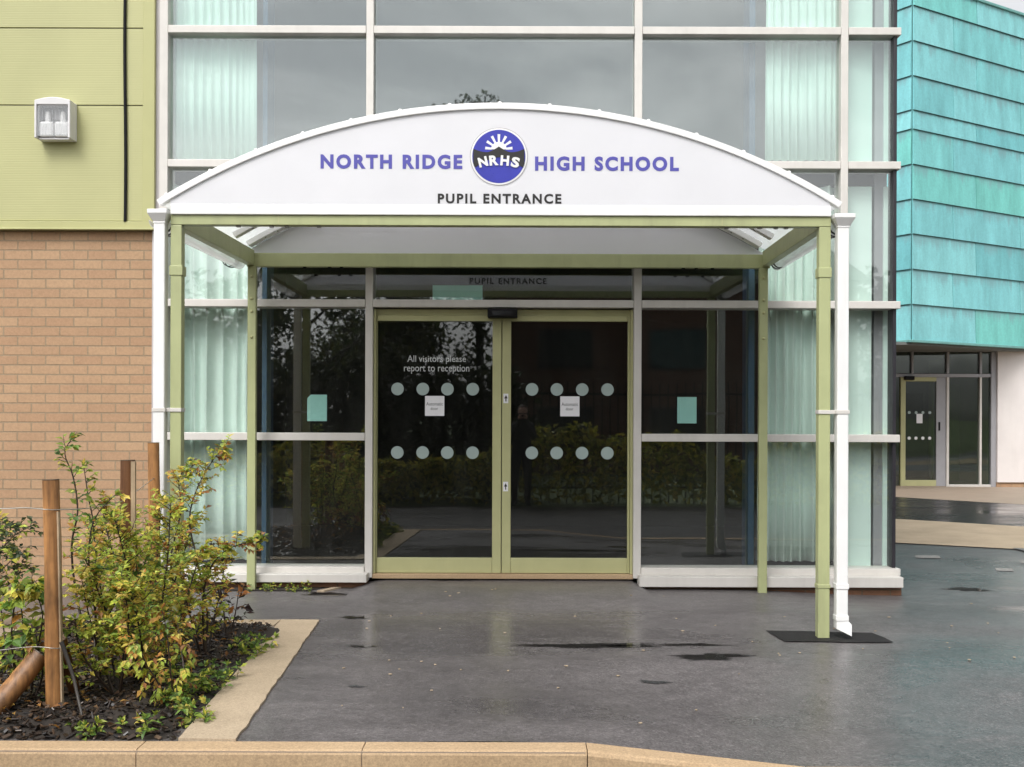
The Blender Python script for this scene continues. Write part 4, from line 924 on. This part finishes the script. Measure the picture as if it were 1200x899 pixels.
w2 = [P(-60, 770, 4.9), P(0, 762, 4.9), P(40, 758, 4.88), P(66, 760, 4.876), P(84, 758, 5.0)]; m.tube(smooth(w2), .002, 6)
tag(m.build('wire', M['wire']), 'thin galvanised wire strung between the timber stakes', 'wire')
m = MB(); m.tube(smooth([P(72, 752, 4.86), P(85, 790, 4.85), P(92, 820, 4.82), P(101, 862, 4.75)]), [.010 - .0004 * i for i in range(13)], 7); tag(m.build('branch', M['bark2']), 'bare fallen branch leaning on the front stake', 'branch')
# mulch and fallen leaves
mr_ = random.Random(77); m = MB()
def inbed(x, y): return x < -1.45 - (y - 4.63) * .058 and 4.63 < y < 7.12 and x > -3.3
cnt = 0
while cnt < 7500:
    x, y = mr_.uniform(-3.3, -1.42), mr_.uniform(4.63, 7.1)
    if not inbed(x, y): continue
    if mr_.random() < .35 and x > -1.62 - (y - 4.63) * .05: continue
    cnt += 1; k = mr_.uniform(.5, 1.3); c = mr_.choice([(.022, .014, .010), (.036, .023, .015), (.06, .038, .024), (.09, .058, .038), (.03, .022, .018), (.014, .011, .010)]); m.cur = tuple(q * k for q in c)
    p = Vector((x, y, soilz(x, y) + mr_.uniform(.0, .022))); d = jit(mr_, 1); d.z *= .45; d.normalize(); s = d.cross(Vector((0, 0, 1)) + jit(mr_, .6)); s.normalize(); ln, wd = mr_.uniform(.012, .042), mr_.uniform(.006, .017); n_ = d.cross(s).normalized() * .005
    m.obox(p - d * ln / 2 - s * wd / 2, d * ln, s * wd, n_)
stuff(m.build('bark_mulch', M['mulch']), 'dark wet bark mulch covering the planting bed', 'mulch')
m = MB(); cnt = 0
while cnt < 420:
    x, y = mr_.uniform(-3.0, -1.42), mr_.uniform(4.66, 7.0)
    if not inbed(x, y): continue
    cnt += 1; c = mr_.choice(OR + [(.30, .18, .09), (.20, .10, .05), (.36, .22, .05), (.14, .07, .035)]); k = mr_.uniform(.5, 1.0)
    leaf(m, Vector((x, y, soilz(x, y) + .03)), Vector((mr_.uniform(-1, 1), mr_.uniform(-1, 1), mr_.uniform(-.1, .3))), Vector((0, 0, 1)) + jit(mr_, .5), mr_.uniform(.025, .05), mr_.uniform(.015, .028), tuple(q * k for q in c), .3)
stuff(m.build('fallen_leaves', M['leaf']), 'orange and brown fallen leaves on the dark mulch', 'leaves')
m = MB()
for i in range(60):
    x, y = mr_.uniform(-1.1, 4), mr_.uniform(4.8, 8.4); q = mr_.uniform(.004, .011); z = hgt(x, y) + .004
    n_ = 6; m.prism([(x + math.cos(6.28*k/n_) * q * mr_.uniform(.6, 1.3), y + math.sin(6.28*k/n_) * q * mr_.uniform(.6, 1.3), z) for k in range(n_)], (0, 0, .003))
stuff(m.build('grit', M['buff']), 'pale bits of grit scattered on the wet asphalt', 'grit')

# ================================================================== WHAT THE GLASS REFLECTS: the other side of the road
def tree(x, y, h, cr, label, seed, leaves=2600, cols=None, name='tree', trunk=.16, low=.3, ls=.16):
    r = random.Random(seed); root = thing(name, (x, y, -.17), label, 'tree', 'trees across the road'); tm, lm = MB(), MB(); cols = cols or [(.04, .06, .02), (.06, .08, .025), (.09, .09, .02), (.03, .045, .02)]
    pts = grow((x, y, -.25), (0, 0, 1), h * .92, r, 10, .06, .25); tm.tube(pts, [trunk * (1 - .085 * i) for i in range(11)], 9); tips = []
    for i in range(15):
        k = low + (1 - low) * i / 15; j = min(9, int(k * 10)); p = pts[j].lerp(pts[j+1], k * 10 - j); a = r.uniform(0, 6.28)
        ln = cr * (1.05 - .7 * abs(k - .45)) * r.uniform(.7, 1.15); br = grow(p, (math.cos(a), math.sin(a), .45), ln, r, 7, .25, .03); tm.tube(br, [trunk * .32 * (1 - .12 * q) for q in range(8)], 6); tips += br[2:]
        for _ in range(3):
            q = br[r.randint(2, 6)]; tw = grow(q, jit(r, 1) + Vector((0, 0, .2)), ln * .5, r, 5, .3); tm.tube(tw, [trunk * .1 * (1 - .15 * z) for z in range(6)], 5); tips += tw[1:]
    for i in range(leaves):
        p = r.choice(tips) + jit(r, .34); c = r.choice(cols); leaf(lm, p, jit(r, 1), Vector((0, 0, 1)) + jit(r, .8), ls * r.uniform(.6, 1.3), ls * .6, c)
    tm.build('trunk', M['bark2'], root); lm.build('crown', M['leaf'], root); return root
tree(-8.2, -7, 4.6, 2.4, 'bare-ish tree across the road, leftmost in the reflection', 1, 1500)
tree(-5.2, -8.5, 4.9, 2.3, 'thinly leaved tree across the road left of the tall one', 2, 1300)
tree(-3.2, -11, 5.2, 2.0, 'bushy tree across the road beside the brick house', 3, 2200)
tree(-1.0, -10.5, 10.7, 1.0, 'tall narrow tree whose tip shows above the canopy', 4, 2200, trunk=.14)
tree(-12.5, -9, 5.0, 2.8, 'wide tree across the road far to the left', 5, 2200)
tree(11.5, -13, 5.6, 2.4, 'rounded tree across the road right of the brick house', 6, 4200, ls=.3)
tree(15.5, -12, 6.2, 2.8, 'wide tree across the road far to the right', 7, 4200, ls=.3)
tree(-9.5, -16, 4.6, 3.2, 'dense tree behind the other trees across the road', 8, 4200, ls=.28)
tree(-5, -17, 4.4, 3.2, 'dense low tree at the back across the road', 9, 4200, ls=.28)
hr = random.Random(8); hm = MB()
for i in range(15000):
    x = hr.uniform(-10, 12); y = hr.uniform(-1.35, -.62); top = 1.05 + .20 * math.sin(x * 1.3) + .12 * math.sin(x * 3.1) + .06 * math.sin(x * 7.7) + (-.25 if x < -1.2 else 0); z = hr.uniform(.0, 1) ** .7 * top - .1
    if hr.random() < .6: y = -.60 - hr.random() ** 2 * .2 + .10 * math.sin(x * 2.7 + z * 3) + .05 * math.sin(x * 6)
    c = hr.choice([(.46, .42, .05), (.52, .43, .07), (.34, .36, .05), (.22, .25, .04), (.14, .16, .03)]); leaf(hm, Vector((x, y, z)), jit(hr, 1), Vector((0, -.3, 1)) + jit(hr, .8), .12, .075, c)
tag(hm.build('hedge', M['leaf']), 'yellow green clipped hedge across the road in front of railings', 'hedge')
for k_, (x, lab) in enumerate(((-10.2, 'leftmost'), (-8.2, 'second from left'), (-6.2, 'third from left'), (-4.3, 'fourth from left'), (-2.5, 'nearest the railings'), (-.9, 'beside the end of the railings'))):
    b_ = MB()
    for i in range(2200):
        d_ = jit(hr, 1).normalized() * hr.random() ** .4; q = Vector((x + d_.x * 1.25, -2.6 + d_.y * .8, 1.15 + d_.z * (1.45 + .15 * math.sin(k_ * 2.1)))); c = hr.choice([(.02, .028, .012), (.03, .04, .016), (.045, .05, .018)]); leaf(b_, q, jit(hr, 1), Vector((0, 0, 1)) + jit(hr, .8), .22, .13, c)
    tag(b_.build('bush', M['leaf']), 'tall dark evergreen bush across the road, ' + lab, 'bush', 'dark bushes across the road')
m = MB()
for i in range(82): m.box(-.1 + i * .147, -.1 + i * .147 + .018, -1.61, -1.59, -.17, 1.95)
m.box(-.1, 12, -1.62, -1.58, 1.72, 1.76).box(-.1, 12, -1.62, -1.58, .1, .14); tag(m.build('railings', M['black']), 'black upright railings behind the hedge across the road', 'railings')
H = thing('brick_house', (4.2, -12, -.17), 'red brick house across the road behind the railings', 'house')
MB().box(-.7, 9.0, -18, -12, -.2, 5.1).build('wall', M['brick2'], H)
m = MB(); m.add([(-1, -11.7, 5.0), (9.3, -11.7, 5.0), (9.3, -18.3, 5.0), (-1, -18.3, 5.0), (.5, -15, 7.2), (7.8, -15, 7.2)], [(0, 1, 5, 4), (1, 2, 5), (2, 3, 4, 5), (3, 0, 4), (0, 3, 2, 1)]); m.build('roof', M['tile'], H)
for x, z in ((.4, 2.6), (3.4, 2.6), (6.4, 2.6), (.4, .5), (3.4, .5), (6.4, .5)):
    w_ = MB().box(x, x + 1.5, -12.02, -11.96, z, z + 1.1).build('window', M['tile'], H); MB().box(x + .06, x + 1.44, -11.97, -11.945, z + .06, z + 1.04).build('pane', M['pane'], w_)
# person taking the photograph (seen only as a reflection in the door glass)
def person():
    root = thing('person', (0, -.34, -.12), 'person in a dark coat holding a camera up, reflected in the doors', 'person')
    V = [(0,-.36,.78), (0,-.36,1.0), (0,-.35,1.18), (0,-.34,1.27), (0,-.30,1.36), (0,-.29,1.46),
         (.16,-.34,1.17), (.20,-.26,.97), (.07,-.13,1.20), (.05,-.09,1.32), (-.16,-.34,1.17), (-.20,-.26,.97), (-.07,-.13,1.20), (-.05,-.09,1.32),
         (.09,-.36,.72), (.11,-.34,.34), (.11,-.37,-.04), (.12,-.26,-.08), (-.09,-.36,.72), (-.11,-.34,.34), (-.11,-.37,-.04), (-.12,-.26,-.08)]
    E = [(0,1),(1,2),(2,3),(3,4),(4,5),(2,6),(6,7),(7,8),(8,9),(2,10),(10,11),(11,12),(12,13),(0,14),(14,15),(15,16),(16,17),(0,18),(18,19),(19,20),(20,21)]
    RD = [.16,.15,.15,.055,.095,.085,.075,.055,.04,.035,.075,.055,.04,.035,.10,.07,.05,.04,.10,.07,.05,.04]
    me = bpy.data.meshes.new('body'); me.from_pydata([(x, y + .34, z + .12) for x, y, z in V], E, []); o = bpy.data.objects.new('body', me); COL.objects.link(o); o.parent = root; OFF['body'] = OFF[root.name]
    md = o.modifiers.new('skin', 'SKIN'); md.use_smooth_shade = True; sv = me.skin_vertices[0].data
    for i, q in enumerate(RD): sv[i].radius = (q, q * (.75 if i in (0, 1, 2) else 1)); sv[i].use_root = (i == 0)
    o.modifiers.new('sub', 'SUBSURF').levels = 2; o.modifiers['sub'].render_levels = 2; me.materials.append(M['coat'])
    m = MB(); c = Vector((0, -.30, 1.40)); m.tube([c + Vector((0, 0, q)) for q in (-.10, -.08, -.03, .03, .08, .115)], [.03, .062, .078, .082, .072, .02], 16); m.build('face', M['skin'], root)
    m = MB(); c = Vector((0, -.325, 1.43)); m.tube([c + Vector((0, 0, q)) for q in (-.12, -.05, .02, .07, .105)], [.05, .085, .09, .078, .02], 16); m.build('hair', M['hair'], root)
    for s in (-1, 1):
        m = MB(); p = Vector((s * .05, -.10, 1.31)); m.tube([p, p + Vector((0, .01, .03)), p + Vector((-s * .005, .02, .06))], [.026, .034, .02], 10)
        for k in range(4): q = p + Vector((0, .03, .02 + k * .017)); m.tube([q, q + Vector((-s * .025, .022, 0)), q + Vector((-s * .052, .016, 0))], [.0085, .008, .0065], 7)
        q = p + Vector((-s * .01, -.01, .02)); m.tube([q, q + Vector((-s * .02, .0, -.005)), q + Vector((-s * .035, .015, -.008))], [.011, .0095, .008], 7); m.build('hand', M['skin'], root)
    k_ = MB().box(-.05, .05, -.085, -.06, 1.33, 1.39).build('camera', M['black'], None, .004); MB().tube([(0, -.06, 1.36), (0, -.035, 1.36)], .02, 16).build('lens', M['black'], k_)
    tag(k_, 'small black camera held by the person reflected in the doors', 'camera')
person()

# ================================================================== CAMERA, LIGHT, SKY
cam = bpy.data.cameras.new('camera'); co = bpy.data.objects.new('scene_camera', cam); COL.objects.link(co)
co.matrix_world = Matrix.Translation((0, 0, EYE)) @ Matrix.Rotation(PI / 2, 4, 'X') @ Matrix.Rotation(ROLL, 4, 'Z')
cam.sensor_fit = 'HORIZONTAL'; cam.sensor_width = 36; cam.lens = 36 * F / 1200
cam.shift_x = -(CX - 600) / 1200; cam.shift_y = (CY - 449.5) / 1200; cam.clip_start = .02; cam.clip_end = 2000
S.camera = co
SE, SR = math.radians(52), math.radians(205)
w = bpy.data.worlds.new('World'); S.world = w; w.use_nodes = True; nt = w.node_tree
for n in list(nt.nodes): nt.nodes.remove(n)
out = N(nt, 'ShaderNodeOutputWorld'); bg = N(nt, 'ShaderNodeBackground'); sky = N(nt, 'ShaderNodeTexSky'); sky.sky_type = 'NISHITA'
sky.sun_disc = False; sky.sun_elevation = SE; sky.sun_rotation = SR; sky.air_density = 1.0; sky.dust_density = 4.0; sky.ozone_density = .6
hs = N(nt, 'ShaderNodeHueSaturation'); hs.inputs['Saturation'].default_value = .10; L(nt, sky.outputs[0], hs.inputs['Color'])
tc = N(nt, 'ShaderNodeTexCoord'); mp = N(nt, 'ShaderNodeMapping'); mp.inputs['Scale'].default_value = (1, 1, 2.6); L(nt, tc.outputs['Generated'], mp.inputs['Vector'])
nz = noise(nt, mp.outputs[0], 2.9, 5, .55, .5); cr_ = ramp(nt, nz.outputs['Fac'], [(.34, (.60, .61, .63)), (.66, (1.18, 1.17, 1.16))])
L(nt, mixc(nt, 1.0, hs.outputs['Color'], cr_.outputs['Color'], 'MULTIPLY'), bg.inputs['Color']); bg.inputs['Strength'].default_value = .15
L(nt, bg.outputs[0], out.inputs['Surface'])
sl = bpy.data.lights.new('sun', 'SUN'); sl.energy = 0.9; sl.angle = math.radians(25); sl.color = (1, .97, .93)
so = bpy.data.objects.new('sun', sl); COL.objects.link(so)
# sun from behind the camera and to the left
sd = Vector((-.35, -.75, 0)).normalized(); sd = Vector((sd.x * math.cos(SE), sd.y * math.cos(SE), math.sin(SE)))
so.rotation_euler = (-sd).to_track_quat('-Z', 'Y').to_euler(); so.location = (0, -5, 12)
sky.sun_rotation = math.atan2(sd.x, sd.y)
S.view_settings.view_transform = 'Standard'; S.view_settings.look = 'None'; S.view_settings.gamma = 1; S.view_settings.exposure = 0.82
S.render.engine = 'CYCLES'; S.cycles.use_denoising = True; S.cycles.max_bounces = 10; S.cycles.transparent_max_bounces = 16; S.cycles.glossy_bounces = 5; S.cycles.sample_clamp_indirect = 6
S.cycles.caustics_reflective = False; S.cycles.caustics_refractive = False
